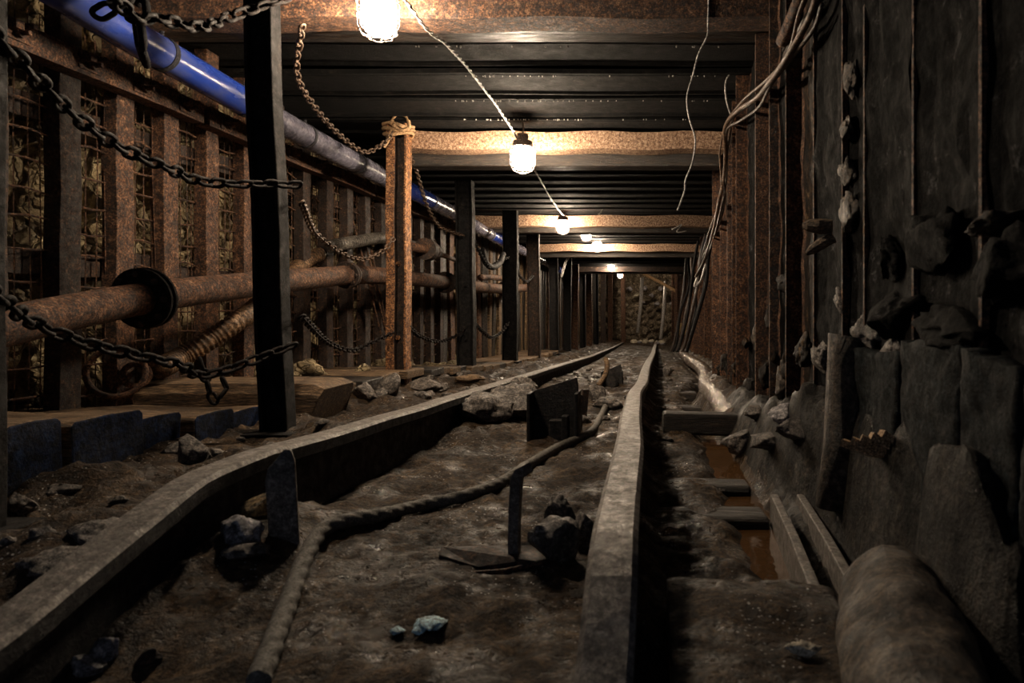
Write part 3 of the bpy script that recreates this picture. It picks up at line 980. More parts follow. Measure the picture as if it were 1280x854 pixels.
tag(mb.build('deck_timber', 'wood', bevel=.015, origin=(-1.8, 3.02, -.5)), 'thick brown end timber with a rounded nose, behind the tall black post', 'timber', 'timbers of the raised deck')
y = 3.32
k = 0
while y < 11.5:
    w = .22 + .1 * R.random()
    zt = lerp_table([(3.2, -.375), (4.3, -.365), (6.6, -.515), (9, -.60), (12, -.66)], y + w / 2)
    mb = MB()
    mb.prism([(-w / 2 + .008, -.05), (w / 2 - .008, -.05), (w / 2 - .008, 0), (-w / 2 + .008, 0)], [(-2.3, y + w / 2, zt), (-1.9, y + w / 2, zt + .004), (-1.52 + R.uniform(-.03, .03), y + w / 2, zt)])
    tag(mb.build('walkway_board', 'wood' if R.random() > .25 else 'wood_dark', bevel=.006, origin=(-1.9, y + w / 2, zt - .05)), 'brown walkway board laid crosswise behind the posts', 'board', 'walkway boards beyond the deck')
    y += w
    k += 1

# ------------------------------------------------------------------ rails
def rail_prof(hw, h, foot):
    return [(-foot, -h), (foot, -h), (foot, -h + .014), (.011, -h + .03), (.011, -.045), (hw, -.034), (hw, -.008), (hw - .008, 0), (-hw + .008, 0), (-hw, -.008), (-hw, -.034), (-.011, -.045), (-.011, -h + .03), (-foot, -h + .014)]


def make_rail(RX, RT, label, h, wob):
    yy = []
    y = .28
    while y < 22.8:
        yy.append(y)
        y += max(.045, .03 * y)
    path = [Vector((lerp_table(RX, q) + wob * noise.noise(Vector((q * 1.3, wob * 50, 0))), q, lerp_table(RT, q) + .003 * noise.noise(Vector((q * 3, 1, 2))))) for q in yy]
    # soften the polyline
    for _ in range(1):
        path = [path[0]] + [(a + b * 2 + c) / 4 for a, b, c in zip(path, path[1:], path[2:])] + [path[-1]]
    mb = MB()
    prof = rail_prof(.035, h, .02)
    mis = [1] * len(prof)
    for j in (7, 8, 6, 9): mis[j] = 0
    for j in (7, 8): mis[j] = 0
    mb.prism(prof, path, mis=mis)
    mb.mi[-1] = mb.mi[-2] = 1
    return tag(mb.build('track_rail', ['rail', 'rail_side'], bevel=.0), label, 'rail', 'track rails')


make_rail(RXL, RTL, 'worn left track rail with a humped kink near the camera', .17, .006)
make_rail(RXR, RTR, 'worn right track rail running straight down the tunnel from the bottom centre', .17, .006)
# fishplates / ties between the left rail and the mud
SL = []
for i, y in enumerate((1.42, 1.93, 2.27, 3.62, 4.4, 5.5, 6.6)):
    mb = MB()
    zt = g(y) - .062
    xr = lerp_table(RXR, y)
    mb.prism([(-.075, -.1), (.075, -.1), (.07, -.01), (.055, 0), (-.055, .002), (-.07, -.01)], [(xr - .25, y, zt - .05), (xr + .03, y, zt - .01), (xr + .18, y, zt - .004), (wx(y) - .17, y, zt - .012)])
    o = mb.build('track_sleeper', 'wood_dark', bevel=.012, origin=(xr, y, zt - .1))
    o.rotation_euler = (R.uniform(-.06, .06), R.uniform(-.02, .02), R.uniform(-.05, .05))
    tag(o, ['dark wet sleeper end right of the right rail, nearest the camera', 'dark wet sleeper end right of the right rail, second from the camera',
            'dark wet sleeper end right of the right rail, third from the camera', 'dark sleeper end beside the drain water, fourth from the camera', 'dark sleeper end beside the start of the shiny drain pipe',
            'muddy sleeper end beside the shiny drain pipe'][min(i, 5)], 'sleeper', 'track sleepers')

# ------------------------------------------------------------------ things on the track
def on_ground(px, py):
    """where the ray through a pixel meets the ground"""
    Y = .5
    while Y < 26:
        p = at(px, py, Y)
        if p.z <= ground(p.x, p.y):
            return p
        Y += .01
    return at(px, py, 26)


# long rope
rpts = []
for (px, py) in ((322, 870), (340, 820), (360, 765), (380, 712), (402, 678), (430, 660), (478, 650), (530, 640), (580, 628), (625, 610), (660, 587), (700, 563), (738, 545), (750, 527), (757, 512)):
    p = on_ground(px, py)
    rpts.append(Vector((p.x, p.y, max(p.z, ground(p.x, p.y)) + .012)))
tag(MB().tube(spline(rpts, 26), .0155, 18, strands=3, pitch=.045, amp=.12).build('hauling_rope', 'rope', smooth=True), 'thick twisted grey rope snaking across the mud between the rails', 'rope')

# leaning iron strap left
b0 = on_ground(356, 676)
mb = MB()
outl = [(-.026, -.06), (.026, -.06), (.026, .155), (.02, .178), (.008, .18), (-.004, .165), (-.022, .145), (-.028, .12)]
vs = [(u, -.006, v) for u, v in outl] + [(u, .006, v) for u, v in outl]
n = len(outl)
mb.add(vs, [tuple(range(n)), tuple(range(2 * n - 1, n - 1, -1))] + [((j + 1) % n, j, n + j, n + (j + 1) % n) for j in range(n)], 0, Matrix.Translation(b0) @ Matrix.Rotation(.35, 4, 'Z') @ Matrix.Rotation(-.05, 4, 'Y'))
tag(mb.build('iron_strap', 'rail', bevel=.003, origin=b0), 'flat iron strap standing upright in the mud beside the left rail', 'strap')

# bar standing on a rusted plate
b1 = on_ground(643, 700)
root = empty('rail_spike_plate', b1, 'upright rusty bar standing on a rusted plate in the mud near the right rail', 'track plate')
mb = MB()
mb.prism([(-.011, -.016), (.011, -.016), (.011, .016), (-.011, .016)], [(0, 0, -.03), (0, 0, .05), (.002, 0, .12), (.006, -.004, .165), (.016, -.012, .186), (.03, -.02, .19)], up=Vector((0, 1, 0)))
mb.build('bar', 'rail', root, bevel=.003)
mb = MB()
pl = [(-.14, -.045), (-.06, -.055), (.03, -.07), (.12, -.075), (.14, -.02), (.12, .05), (.05, .06), (-.03, .05), (-.10, .035), (-.15, .0)]
n = len(pl)
mb.add([(u, v, .018 + .01 * math.sin(u * 30)) for u, v in pl] + [(u, v, .002) for u, v in pl], [tuple(range(n)), tuple(range(2 * n - 1, n - 1, -1))] + [((j + 1) % n, j, n + j, n + (j + 1) % n) for j in range(n)])
mb.build('rusted_plate', 'rust_dark', root, bevel=.003)
MB().box((.09, -.055, -.01), (.05, .02, .05)).build('lug', 'rail_side', root, bevel=.004)
MB().tube([(-.07, -.075, .0), (.0, -.08, .008), (.07, -.07, .02)], .005, 6).build('nail', 'rust', root)


def stones(lst):
    for (px, py, w, h, mat, label) in lst:
        c = on_ground(px, py)
        s = c.y / F
        o = MB().rock(c + Vector((0, w * s * .3, h * s * .3)), (w * s * .62, w * s * .55, h * s * .62), px * .37 + py, 3)
        tag(o.build('stone', mat, origin=c), label, 'stone', 'loose stones')


stones([
    (692, 700, 62, 50, 'stone', 'large grey-brown lump lying on the rusted plate beside the upright bar'),
    (700, 660, 34, 40, 'stone', 'small pointed lump on top of the plate, against the right rail'),
    (728, 690, 30, 60, 'stone', 'muddy lump wedged between the rusted plate and the right rail'),
    (293, 680, 42, 36, 'stone_pale', 'pale grey stone on a muddy lump left of the upright iron strap'),
    (300, 700, 46, 20, 'stone', 'flat dark muddy stone under the pale one by the iron strap'),
    (266, 660, 28, 34, 'rust_dark', 'brown chunk against the left rail beside the pale stone'),
    (322, 645, 34, 26, 'brick', 'yellowish stone touching the foot of the iron strap'),
    (126, 830, 26, 36, 'stone_pale', 'pale stone at the foot of the left rail, bottom left corner'),
    (104, 848, 30, 30, 'stone_pale', 'second pale stone at the bottom left, half sunk in mud'),
    (180, 838, 24, 26, 'rust_dark', 'dark brown stone right of the two pale stones at bottom left'),
    (15, 640, 34, 26, 'stone', 'stone below the blue deck timbers at the left edge'),
    (110, 690, 70, 34, 'stone', 'broad tan slab leaning against the outside of the left rail'),
    (60, 720, 60, 30, 'stone', 'muddy lump in the rubble outside the left rail'),
    (233, 578, 34, 40, 'stone', 'grey stone between the deck and the kink of the left rail'),
    (600, 528, 70, 36, 'stone', 'broad flat stone against the left rail by the upright plate box'),
    (640, 520, 60, 40, 'stone', 'stone leaning on the left side of the steel plate box'),
    (650, 500, 30, 30, 'stone', 'small peaked stone behind the broad flat stone'),
    (585, 480, 28, 12, 'wood', 'small brown block on top of the bank beside the left rail'),
    (485, 492, 28, 26, 'stone', 'brown stone beside the end of the thick deck timber'),
    (530, 488, 40, 16, 'stone', 'low stone in the rubble below the orange post'),
    (454, 500, 30, 20, 'stone', 'stone in front of the rounded deck timber nose'),
    (744, 500, 22, 20, 'stone', 'small square stone between the plate box and the right rail'),
    (760, 512, 30, 14, 'stone', 'flat stone by the end of the hauling rope'),
    (930, 562, 40, 30, 'stone', 'round wet stone standing in the drain water'),
    (965, 560, 44, 22, 'stone', 'flat wet stone right of the round stone in the drain'),
    (984, 527, 34, 24, 'stone_pale', 'pale angular stone at the foot of the right wall above the drain'),
    (948, 520, 26, 14, 'stone', 'small stone at the end of the shiny drain pipe'),
    (835, 468, 12, 10, 'stone', 'small stone beside the right rail, well down the track'),
    (1000, 545, 50, 24, 'stone', 'muddy lump at the foot of the muck slope by the drain'),
])

# steel plate box (two of them)
for (px, py, Y, w, h, lb) in ((698, 543, 2.72, .185, .215, 'dark muddy steel plate box standing between the rails'), (765, 474, 5.2, .15, .15, 'smaller dark steel plate box further down the track')):
    c = at(px - (5 if px < 720 else 0), py, Y)
    c.z = ground(c.x, c.y) - .01
    root = empty('plate_box', c, lb, 'track stop')
    mb = MB().prism([(-w / 2, 0), (w / 2, 0), (w / 2, .016), (-w / 2, .016)], [(0, .03, 0), (.004, .03, h * .5), (0, .034, h * .97), (-.002, .035, h)], up=Vector((0, -1, 0)))
    mb.build('back_plate', 'rail_side', root, bevel=.003)
    for s in (-1, 1):
        MB().box((s * w * .5, .0, h * .44), (.014, .13, h * .88)).build('side_plate', 'rail_side', root, bevel=.003)
    MB().box((w * .12, -.02, h * .2), (w * .42, .05, h * .36)).box((w * .26, -.035, h * .24), (w * .14, .05, h * .46)).build('bracket', 'rail_side', root, bevel=.004)
    MB().box((w * .06, .12, h * .38), (w * .96, .014, h * .76)).build('rear_plate', 'rust_dark', root, bevel=.003)
tag(MB().tube(spline([at(757, 448, 5.0), at(759, 458, 4.95), at(756, 470, 4.9), at(748, 482, 4.8)], 8), .018, 10).build('hooked_rod', 'wood', smooth=True), 'bent brown rod hooked over the smaller plate box', 'rod')
for (px, py, h_) in ((730, 524, .15), (612, 500, .1)):
    c = on_ground(px, py)
    tag(MB().box(c + Vector((0, 0, h_ / 2 - .01)), (.03, .03, h_), (0, .08, .4)).build('iron_peg', 'rust_dark', bevel=.003, origin=c), 'short iron peg ' + ('beside the steel plate box' if px > 700 else 'against the inner side of the left rail'), 'peg')

# coloured chips
for (px, py, w, lb) in ((541, 788, 17, 'largest pale blue flake on the mud, right end of the row'), (526, 789, 11, 'pale blue flake in the middle of the row on the mud'), (527, 796, 10, 'pale blue flake just below the middle one'), (497, 798, 9, 'pale blue flake at the left end of the row on the mud')):
    c = on_ground(px, py)
    s = c.y / F
    tag(MB().rock(c + Vector((0, 0, .011)), (w * s * .95, w * s * 1.1, .005), px, 2, .5).build('blue_flake', 'blue_chip', origin=c), lb, 'flake', 'pale blue flakes on the mud')

# ------------------------------------------------------------------ right side: drain, channel, slab, pipe
wm = MB()
wys = [1.25 + .15 * k for k in range(14)]
vs, fs = [], []
for y in wys:
    w = wx(y)
    vs += [(w - .36, y, g(y) - .098), (w - .02, y, g(y) - .098)]
fs = [(2 * i, 2 * i + 1, 2 * i + 3, 2 * i + 2) for i in range(len(wys) - 1)]
wm.add(vs, fs)
tag(wm.build('drain_water', 'water'), 'brown water standing in the drain along the right rail', 'water', None, 'stuff')

dp = []
for (Y, dx, dz) in ((3.3, -.085, .0), (3.7, -.075, .01), (4.3, -.06, .02), (5.2, -.07, .03), (6.4, -.14, .04), (8, -.19, .06), (10, -.21, .09), (13, -.22, .12)):
    dp.append(Vector((wx(Y) + dx, Y, g(Y) - .035 + dz)))
path = spline(dp, 30)
rr = [.075 * (1 + .07 * noise.noise(Vector((p.y * 7, 0, 0))) + .05 * noise.noise(Vector((p.y * 19, 3, 0)))) for p in path]
tag(MB().tube(path, rr, 18).build('drain_pipe', 'wet_pipe', smooth=True), 'shiny wet crinkled drain pipe lying along the foot of the right wall', 'pipe')
tag(MB().box((.27, 3.18, -.52), (.42, .1, .1), (0, .03, .03)).build('cross_timber', 'wood_dark', bevel=.012, origin=(.27, 3.18, -.57)), 'dark timber lying across the drain at the end of the shiny pipe', 'timber')

root = empty('steel_channel', (.36, 1.6, -.5), 'rusty steel channel with two bright upturned flanges lying in the drain', 'channel')
pa, pb = Vector((.352, 1.93, -.515)), Vector((.298, 1.2, -.50))
pc, pd = Vector((.426, 1.93, -.515)), Vector((.372, 1.2, -.50))
off = Vector((.36, 1.6, -.5))
for (a, b) in ((pa, pb), (pc, pd)):
    o = MB().prism([(-.011, -.10), (.011, -.10), (.011, 0), (-.011, 0)], [a, (a + b) / 2 + Vector((.004, 0, 0)), b]).build('flange', 'rail', root, bevel=.003); o.location = -off
o = MB().prism([(-.046, -.108), (.046, -.108), (.046, -.092), (-.046, -.092)], [(pa + pc) / 2, (pb + pd) / 2]).build('web', 'rail_side', root, bevel=.002); o.location = -off

# muddy slab step in front
mb = MB()
n1, n2 = 22, 26
for j in range(n2):
    for i in range(n1):
        u, v = i / (n1 - 1), j / (n2 - 1)
        x_ = .03 + .285 * u; y_ = .45 + .745 * v + .015 * math.sin(u * 5)
        mb.v.append(Vector((x_ - .04 * (1 - v) * u, y_, -.452 + .012 * fb(x_, y_, 7, 3) - .018 * (v ** 8) - .012 * (u ** 8) + .006 * fb(x_, y_, 20, 6))))
base = len(mb.v)
edge = [i for i in range(n1)] + [j * n1 + n1 - 1 for j in range(1, n2)] + [(n2 - 1) * n1 + i for i in range(n1 - 2, -1, -1)] + [j * n1 for j in range(n2 - 2, 0, -1)]
mb.f = [(j * n1 + i, j * n1 + i + 1, (j + 1) * n1 + i + 1, (j + 1) * n1 + i) for j in range(n2 - 1) for i in range(n1 - 1)]
for e in edge:
    v = mb.v[e]; mb.v.append(Vector((v.x, v.y, -.68)))
m_ = len(edge)
mb.f += [(edge[(k + 1) % m_], edge[k], base + k, base + (k + 1) % m_) for k in range(m_)]
mb.mi = [0] * len(mb.f)
tag(mb.build('mud_slab', 'mud', smooth=True, origin=(.17, .8, -.6)), 'flat muddy stone slab beside the right rail at the bottom of the picture', 'slab')
c = Vector((.205, .905, -.447))
tag(MB().rock(c, (.024, .016, .008), 31, 3, .5).build('cream_flake', 'cream_chip', origin=c), 'small cream flake lying on the muddy slab', 'flake')
# buried pipe
pp = spline([(.25, .42, -.495), (.295, .7, -.478), (.345, .92, -.462), (.38, 1.05, -.46), (.388, 1.085, -.465), (.392, 1.105, -.475)], 14)
rr = []
for i, p in enumerate(pp):
    t = i / (len(pp) - 1)
    rr.append(.088 * (1 - max(0, (t - .72) / .28) ** 3 * .75) * (1 + .05 * noise.noise(p * 9)))
mb = MB().tube(pp, rr, 32)
mb.v = [v + Vector((0, 0, .014 * noise.noise(v * 11) + .007 * noise.noise(v * 34))) for v in mb.v]
tag(mb.build('buried_pipe', 'mud_pipe', smooth=True), 'fat mud-coated pipe half buried at the bottom right', 'pipe')

# ------------------------------------------------------------------ right wall plates
pe = [.42, .66, .91, 1.06, 1.34, 1.62, 1.83, 2.12, 2.46, 2.72, 3.0, 3.3, 3.62, 3.96, 4.3]
while pe[-1] < 24.2:
    pe.append(pe[-1] + .34 + .05 * R.random())
for i, (a, b) in enumerate(zip(pe, pe[1:])):
    n, m = 9, 40
    zb, zt = g(a) - .1, lerp_table(CEIL, b) + .02
    mb = MB()
    dep = R.uniform(0, .012) + (.03 * (i % 3 == 1) if b > 2.2 else 0)
    for j in range(m):
        z = zb + (zt - zb) * j / (m - 1)
        for k in range(n):
            u = k / (n - 1)
            y_ = a + (b - a - .008) * u
            # shallow trough with a turned-out lip at the far edge
            sh = .010 * sstep(.0, .3, u) - .012 * sstep(.84, .9, u)
            x_ = wx(y_) + .012 + dep + sh + .012 * fb(y_, z, 4, i) + .008 * fb(y_, z, 13, i)
            mb.v.append(Vector((x_, y_, z)))
    mb.f = [(j * n + k, (j + 1) * n + k, (j + 1) * n + k + 1, j * n + k + 1) for j in range(m - 1) for k in range(n - 1)]
    mb.mi = [1 if k == n - 2 and b > .8 else 0 for j in range(m - 1) for k in range(n - 1)]
    mat = 'plate' if b < 2.2 or R.random() < (.35 if b < 4 else .6) else 'plate_rust'
    o = mb.build('lagging_plate', [mat, 'plate' if b < 2.2 else 'rust'], origin=((wx(a), a, zb)))
    sm = o.modifiers.new('s', 'SOLIDIFY'); sm.thickness = .008; sm.offset = -1
    rb = MB()
    fw = .03 + .02 * (i % 2) if b > 2.2 else .013
    rb.prism([(-.005, -fw), (.005, -fw), (.005, .03), (-.005, .03)], [(wx(b) + dep + (.016 if b < 2.2 else .004) + .004 * noise.noise(Vector((z_, i, 0))) - wx(a), b - .012 + .004 * noise.noise(Vector((z_ * 2, i, 5))) - a, (zt - zb) * z_ / 12) for z_ in range(13)], up=Vector((1, 0, 0)))
    rb.build('rib', 'rust', o)
    near = {3: 'black corroded wall plate between the two ribs closest to the right edge', 4: 'wide black wall plate above the middle footing panel', 5: 'black wall plate above the farthest footing panel', 6: 'narrow black wall plate above the mud column', 7: 'black wall plate with the timber stubs beside it', 2: 'black wall plate at the right edge of the picture'}
    tag(o, near[i] if i in near else ('black corroded steel wall plate right of the picture edge' if mat == 'plate' and b < 2.2 else 'rust-brown steel wall plate on the right wall' if mat == 'plate_rust' else 'sooty steel wall plate among the rust-brown ones on the right wall'),
        'wall plate', ('black plates of the near right wall' if b < 2.2 else 'plates of the far right wall'), 'thing')

# concrete footing panels below the near plates
CL = ['blue-grey footing panel, farthest of the row on the near right wall', 'blue-grey footing panel in the middle of the row on the near right wall', 'blue-grey footing panel at the right edge of the picture', 'blue-grey footing panel, nearest the camera']
for i, (a, b) in enumerate(((1.335, 1.61), (1.065, 1.332), (.90, 1.062), (.6, .897))):
    mb = MB()
    n, m = 18, 30
    for j in range(m):
        for k in range(n):
            y_ = a + (b - a) * k / (n - 1); z = -.46 + [.37, .41, .39, .40][i] * j / (m - 1)
            edge_ = .012 * (max(0, abs(k / (n - 1) - .5) * 2 - .85) / .15) ** 2
            mb.v.append(Vector((.474 + edge_ * .6 + .008 * fb(y_, z, 7, i) + .006 * fb(y_, z, 24, i) + .012 * j / m, y_, z + (.02 * fb(y_, 0, 6, i) if j == m - 1 else 0))))
    mb.f = [(j * n + k, (j + 1) * n + k, (j + 1) * n + k + 1, j * n + k + 1) for j in range(m - 1) for k in range(n - 1)]
    mb.mi = [0] * len(mb.f)
    o = mb.build('footing_panel', 'concrete', smooth=True, origin=(.47, a, -.46))
    sm = o.modifiers.new('s', 'SOLIDIFY'); sm.thickness = .04; sm.offset = -1
    tag(o, CL[i], 'footing panel', 'footing panels of the near right wall', 'thing')
mb = MB()
mb.tube([(.485, 1.66, -.47), (.478, 1.665, -.3), (.48, 1.66, -.12), (.49, 1.66, -.06)], [.075, .05, .048, .055], 14)
mb.v = [v + Vector((.016 * noise.noise(v * 16), .016 * noise.noise(v * 16 + Vector((5, 0, 0))), 0)) for v in mb.v]
tag(mb.build('mud_column', 'mud_pipe', smooth=True), 'lumpy mud-caked stub column at the far end of the footing panels', 'column', None, 'thing')

# rocks lodged in the right wall
WR = [
    (1170, 408, 1.16, .10, .04, 'plate', 'broad grey boulder jutting out above the middle footing panel'),
    (1105, 395, 1.42, .10, .05, 'plate', 'grey boulder bulging from the wall above the farthest footing panel'),
    (1245, 330, .98, .08, .06, 'plate', 'grey boulder high above the panel at the right edge'),
    (1095, 440, 1.45, .05, .035, 'stone', 'brown boulder on top of the mud column'),
    (1060, 415, 1.62, .06, .05, 'stone', 'brown rock lodged in the wall left of the mud column'),
    (1010, 450, 2.05, .05, .05, 'stone', 'dark rock at the foot of the wall beside the mud column'),
    (968, 353, 2.62, .05, .035, 'plate_rust', 'orange-brown clod stuck high on a rust-brown plate'),
    (955, 375, 2.75, .07, .03, 'plate_rust', 'orange-brown clod just below the highest one on the plates'),
    (945, 400, 2.9, .05, .06, 'plate_rust', 'brown clod on the plates below the two orange ones'),
    (985, 440, 2.3, .06, .06, 'plate_rust', 'brown clod low on the rust-brown plates'),
    (960, 460, 2.55, .07, .08, 'plate_rust', 'large brown clod low on the plates above the pale stone'),
    (930, 430, 3.2, .06, .09, 'plate_rust', 'brown clod low on the plates, further down the wall'),
    (1033, 380, 1.85, .04, .035, 'stone', 'rock squeezed between two black plates'),
    (1040, 260, 1.78, .035, .05, 'mud_pipe', 'brown rock wedged between ribs above the timber stubs'),
    (1040, 215, 1.79, .03, .035, 'mud_pipe', 'small rock wedged between ribs, higher than the brown one'),
    (1042, 100, 1.77, .03, .05, 'mud_pipe', 'rock wedged highest between the ribs near the cable bundle'),
    (1035, 160, 1.80, .03, .03, 'mud_pipe', 'flat rock wedged between ribs below the highest one'),
    (1225, 278, 1.03, .06, .018, 'plate_rust', 'thin flat ledge rock sticking out of the wall at the right'),
    (1140, 310, 1.26, .09, .06, 'plate', 'dark rock bulge in the middle of the near right wall'),
    (1090, 320, 1.48, .05, .05, 'plate', 'dark rock bulge left of the middle one in the near right wall'),
]
for k, (px, py, Y, w, h, m, lb) in enumerate(WR):
    c = at(px, py, Y)
    c.x = wx(Y) + .02
    tag(MB().rock(c, (w * .5, w * 1.2, h), k * 2.7 + 1, 3, .6).build('wall_rock', m, origin=c), lb, 'rock', 'rocks lodged in the right wall', 'thing')
for (p0, p1, r0, lb) in (((1003, 283, 1.86), (1040, 284, 1.83), .022, 'upper broken timber stub poking out of the right wall'), ((1008, 316, 1.86), (1042, 296, 1.83), .017, 'lower broken timber stub angled down from the right wall')):
    a, b = at(*p0), at(*p1)
    mb = MB().tube([a, a * .8 + b * .2, a * .4 + b * .6, b], [r0 * .35, r0 * .8, r0, r0 * .9], 9)
    mb.v = [v + Vector((0, 0, .006 * noise.noise(v * 40))) for v in mb.v]
    tag(mb.build('timber_stub', 'wood', origin=b), lb, 'timber stub')
a = on_ground(1095, 572) + Vector((-.01, -.02, .012))
mb = MB()
for k in range(5):
    t = k / 5
    mb.prism([(-.014, -.005), (.014, -.007), (.012, .008), (-.012, .005)], [a + Vector((-.055 + .012 * k, .035 - .024 * k, .018 + .009 * k)), a + Vector((-.005 + .014 * k, .0 - .015 * k, .002 + .004 * k)), a + Vector((.06 + .007 * k, -.022 - .012 * k, .004 - .010 * k))])
tag(mb.build('torn_board', 'rope_tan', origin=a), 'torn splintered pale board lying on the muck slope below the footing panels', 'board')

# ------------------------------------------------------------------ cables on the right wall and roof
CB = [[at(1030, -10, 1.88), at(1012, 25, 2.0), at(990, 70, 2.2), at(968, 102, 2.5), at(946, 126, 2.85), at(925, 142, 3.3), at(912, 158, 3.75), at(908, 190, 4.05), at(906, 225, 4.15), at(904, 255, 4.2), at(893, 292, 5.0), at(880, 325, 6.4), at(872, 345, 7.6)]]
CN = [(0, 0, .011, 'cable_tan', 'thickest brown cable of the bundle on the right wall'), (.018, .02, .008, 'cable', 'dark cable running close to the wall in the right-hand bundle'), (-.012, .014, .006, 'cable_tan', 'thin tan cable twisted round the right-hand bundle'),
      (.012, -.022, .007, 'cable', 'dark cable sagging lowest in the right-hand bundle')]
for k, (dx, dz, r, m, lb) in enumerate(CN):
    pts = [p + Vector((dx - .014 + .012 * math.sin(i * 1.9 + k * 2), 0, dz + .014 * math.cos(i * 1.4 + k * 3))) for i, p in enumerate(CB[0])]
    tag(MB().tube(spline(pts, 12), r, 8).build('wall_cable', m, smooth=True), lb, 'cable', 'cables of the right wall bundle')
# conduit and junction box near the top
tag(MB().box((.485, 2.32, .87), (.05, .1, .05)).box((.485, 2.32, .90), (.06, .06, .012)).build('cable_clamp', 'rust_dark', bevel=.004, origin=(.485, 2.32, .87)), 'small rusty clamp box holding the cable bundle to the right wall', 'clamp')
tag(MB().tube(spline([at(978, 52, 2.25), at(988, 30, 2.15), at(1000, 0, 2.05), at(1006, -20, 2.0)], 8), .022, 12).build('conduit', 'rust', smooth=True), 'short rusty conduit beside the cable bundle at the top right', 'conduit')
tag(MB().tube(spline([at(886, -6, 2.78), at(885, 28, 2.78), at(884, 45, 2.78), at(873, 68, 2.79), at(866, 95, 2.8), at(859, 120, 2.8), at(861, 145, 2.8), at(868, 168, 2.8), at(869, 182, 2.8), at(865, 205, 2.8), at(857, 225, 2.8), at(856, 238, 2.8), at(850, 255, 2.8), at(847, 263, 2.8)], 8), .0042, 6).build('hanging_wire', 'wire_white', smooth=True),
    'thin white wire hanging crookedly from the roof in front of the second beam', 'wire')
tag(MB().tube(spline([at(915, 88, 3.6), at(907, 103, 3.6), at(908, 125, 3.6), at(914, 145, 3.65), at(920, 160, 3.7)], 8), .005, 6).build('hanging_wire', 'wire_white', smooth=True), 'short pale wire bent near the top of the right wall, left of the cable bundle', 'wire')
tag(MB().tube(spline([at(840, 287, 7.8), at(846, 284, 7.8), at(852, 281, 7.8), at(846, 290, 7.8), at(858, 289, 7.8)], 6), .008, 6).build('hanging_wire', 'wire_white', smooth=True), 'crumpled pale wire end under the third roof beam at right', 'wire')
tag(MB().tube(spline([at(753, 252, 7.7), at(754, 258, 7.7), at(752, 264, 7.7), at(748, 268, 7.7)], 6), .008, 6).build('hanging_wire', 'wire_white', smooth=True), 'tiny pale wire curl hanging on the third roof beam beside the lamps', 'wire')
for k in range(9):
    px = 850 + 3.2 * k + R.uniform(-2, 2)
    Y = 12.5 - .5 * k
    tag(MB().tube(spline([at(px + 14 + R.uniform(-3, 3), 285 + (k % 3) * 4, Y), at(px + 8 + R.uniform(-4, 4), 320, Y), at(px + 5 + 3 * math.sin(k), 355, Y), at(px - 1 + R.uniform(-3, 3), 390, Y), at(px - 7 - k * .6, 424, Y), at(px - 12 - k * .6, 440, Y)], 8), .022, 8).build('hanging_cable', 'soot' if k % 3 else 'cable', smooth=True),
        'black cable hanging down in the thick bundle at the far right of the tunnel', 'cable', 'black cables hanging far down the right side')
tag(MB().tube(spline([at(884, 300, 8.2), at(878, 325, 8.2), at(872, 345, 8.2), at(868, 358, 8.2), at(876, 350, 8.2), at(882, 330, 8.2)], 8), .012, 8).build('hanging_cable', 'wire_white', smooth=True), 'pale tangled cable loop against the black cable bundle', 'cable')

# ------------------------------------------------------------------ far end of the drive
for (x0, y0, z0, x1, y1, z1, r, m, nm, lb, ct) in (
        (803, 347, 22, 797, 416, 22, .06, 'wire_white', 'prop', 'pale upright prop at the far end, left of the pair', 'prop'),
        (832, 352, 22, 826, 424, 21.5, .055, 'wire_white', 'prop', 'pale upright prop at the far end, right of the pair', 'prop'),
        (804, 342, 21, 852, 368, 20.5, .05, 'rope_tan', 'brace', 'orange brace sloping down to the right at the far end', 'brace')):
    a, b = at(x0, y0, z0), at(x1, y1, z1)
    tag(MB().tube([a, (a + b) / 2 + Vector((.02, 0, .01)), b], r, 10).build(nm, m, smooth=True, origin=b), lb, ct)
c = at(856, 412, 13.5)
tag(MB().box(c, (.26, .2, .2), (0, 0, .1)).box(c + Vector((0, 0, .11)), (.28, .22, .03), (0, 0, .1)).build('crate', 'brick', bevel=.01, origin=c - Vector((0, 0, .1))), 'small yellowish box on the ground far down the right side', 'box')
for k in range(12):
    x_ = -.55 + .2 * (k % 6) + R.uniform(-.02, .02); y_ = 23.2 + .5 * (k // 6) + R.uniform(-.05, .05)
    s = R.uniform(.07, .10) + .03 * (k // 6)
    c = Vector((x_, y_, ground(x_, y_) + s * .3))
    tag(MB().rock(c, (s, s, s * .7), k * 5.3, 2, .5).build('rubble_rock', R.choice(['cream_chip', 'stone_pale', 'cream_chip']), origin=c), 'broken rock in the heap at the far end of the tunnel', 'rock', 'rocks of the far heap')
for k in range(9):
    c = at(788 + 6.5 * k + R.uniform(-2, 2), 360 + 9 * (k % 3) + R.uniform(-2, 2), 24.75)
    tag(MB().rock(c, (.11, .12, .08), k * 3.3, 2, .6).build('rubble_rock', R.choice(['cream_chip', 'stone_pale']), origin=c), 'pale broken rock jutting from the upper end wall of the tunnel', 'rock', 'pale rocks of the end wall', 'thing')
for k in range(18):
    Y = 2.55 + .2 * k
    zc = g(Y) + .12 + R.uniform(0, .3)
    c = Vector((wx(Y) + .0, Y, zc))
    w_ = R.uniform(.03, .055)
    tag(MB().rock(c, (w_ * .6, w_ * 1.1, w_ * R.uniform(.7, 1.3)), k * 4.1 + 3, 2, .7).build('mud_clod', R.choice(['plate_rust', 'muck', 'mud_pipe']), origin=c), 'brown mud clod stuck low on the rust-brown plates of the right wall', 'clod', 'mud clods low on the right wall', 'thing')
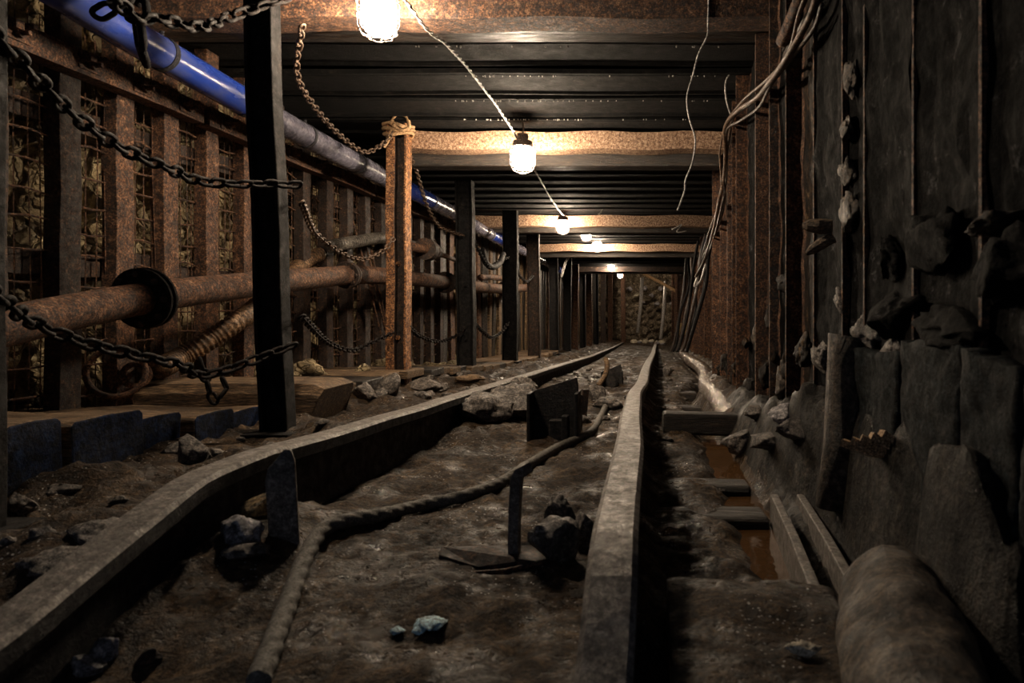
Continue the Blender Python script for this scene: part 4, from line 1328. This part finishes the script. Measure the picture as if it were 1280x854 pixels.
# rock debris along the left walkway and rail
k = 0
for (n, xa, xb, ya, yb, sa, sb, m, lb, gr) in (
        (26, -1.5, -1.0, 3.3, 5.2, .015, .045, 'stone', 'small broken stone in the rubble between the walkway and the left rail', 'rubble stones beyond the deck'),
        (30, -1.5, -.97, 1.2, 2.6, .010, .035, 'stone', 'small muddy stone in the rubble between the deck and the left rail', 'rubble stones below the deck'),
        (40, -.78, -.12, 3.0, 8.0, .012, .035, 'stone', 'small stone strewn between the rails beyond the plate box', 'stones between the rails'),
        (30, .06, .34, 2.2, 7.0, .010, .028, 'stone', 'small stone on the muddy strip right of the right rail', 'stones right of the right rail'),
        (14, -2.1, -1.75, 3.6, 6.5, .04, .10, 'rock', 'tan rock lying on the walkway against the left wall', 'tan rocks against the left wall')):
    for _ in range(n):
        x_, y_ = R.uniform(xa, xb), R.uniform(ya, yb)
        s = R.uniform(sa, sb)
        z = ground(x_, y_) + s * .15
        if m == 'rock':
            z = lerp_table([(3.2, -.385), (4.3, -.375), (6.6, -.555), (9, -.64)], y_) + s * .35
        c = Vector((x_, y_, z))
        tag(MB().rock(c, (s, s * R.uniform(.8, 1.3), s * R.uniform(.5, .8)), k * 1.37 + 2, 2, .5).build('rubble_stone', m, origin=c), lb, 'stone', gr)
        k += 1

# ------------------------------------------------------------------ world, camera, view
w = bpy.data.worlds.new('w')
SC.world = w
w.use_nodes = True
bg = w.node_tree.nodes['Background']
bg.inputs[0].default_value = (.42, .52, .72, 1)
bg.inputs[1].default_value = .15

cam = bpy.data.cameras.new('camera')
co = bpy.data.objects.new('camera', cam)
COL.objects.link(co)
co.location = (0, 0, 0)
co.rotation_euler = (PI / 2, 0, 0)
cam.sensor_width = 36
cam.lens = F * 36 / 1280
cam.shift_x = (640 - VX) / 1280
cam.shift_y = (VY - 427) / 1280
cam.clip_start = .02
cam.dof.use_dof = True
cam.dof.focus_distance = 5.0
cam.dof.aperture_fstop = 7.1
SC.camera = co

SC.view_settings.view_transform = 'Standard'
SC.view_settings.look = 'None'
SC.view_settings.gamma = 1
SC.view_settings.use_curve_mapping = False
SC.view_settings.exposure = 0.0
SC.cycles.use_denoising = True
SC.cycles.sample_clamp_indirect = 4
SC.cycles.max_bounces = 6
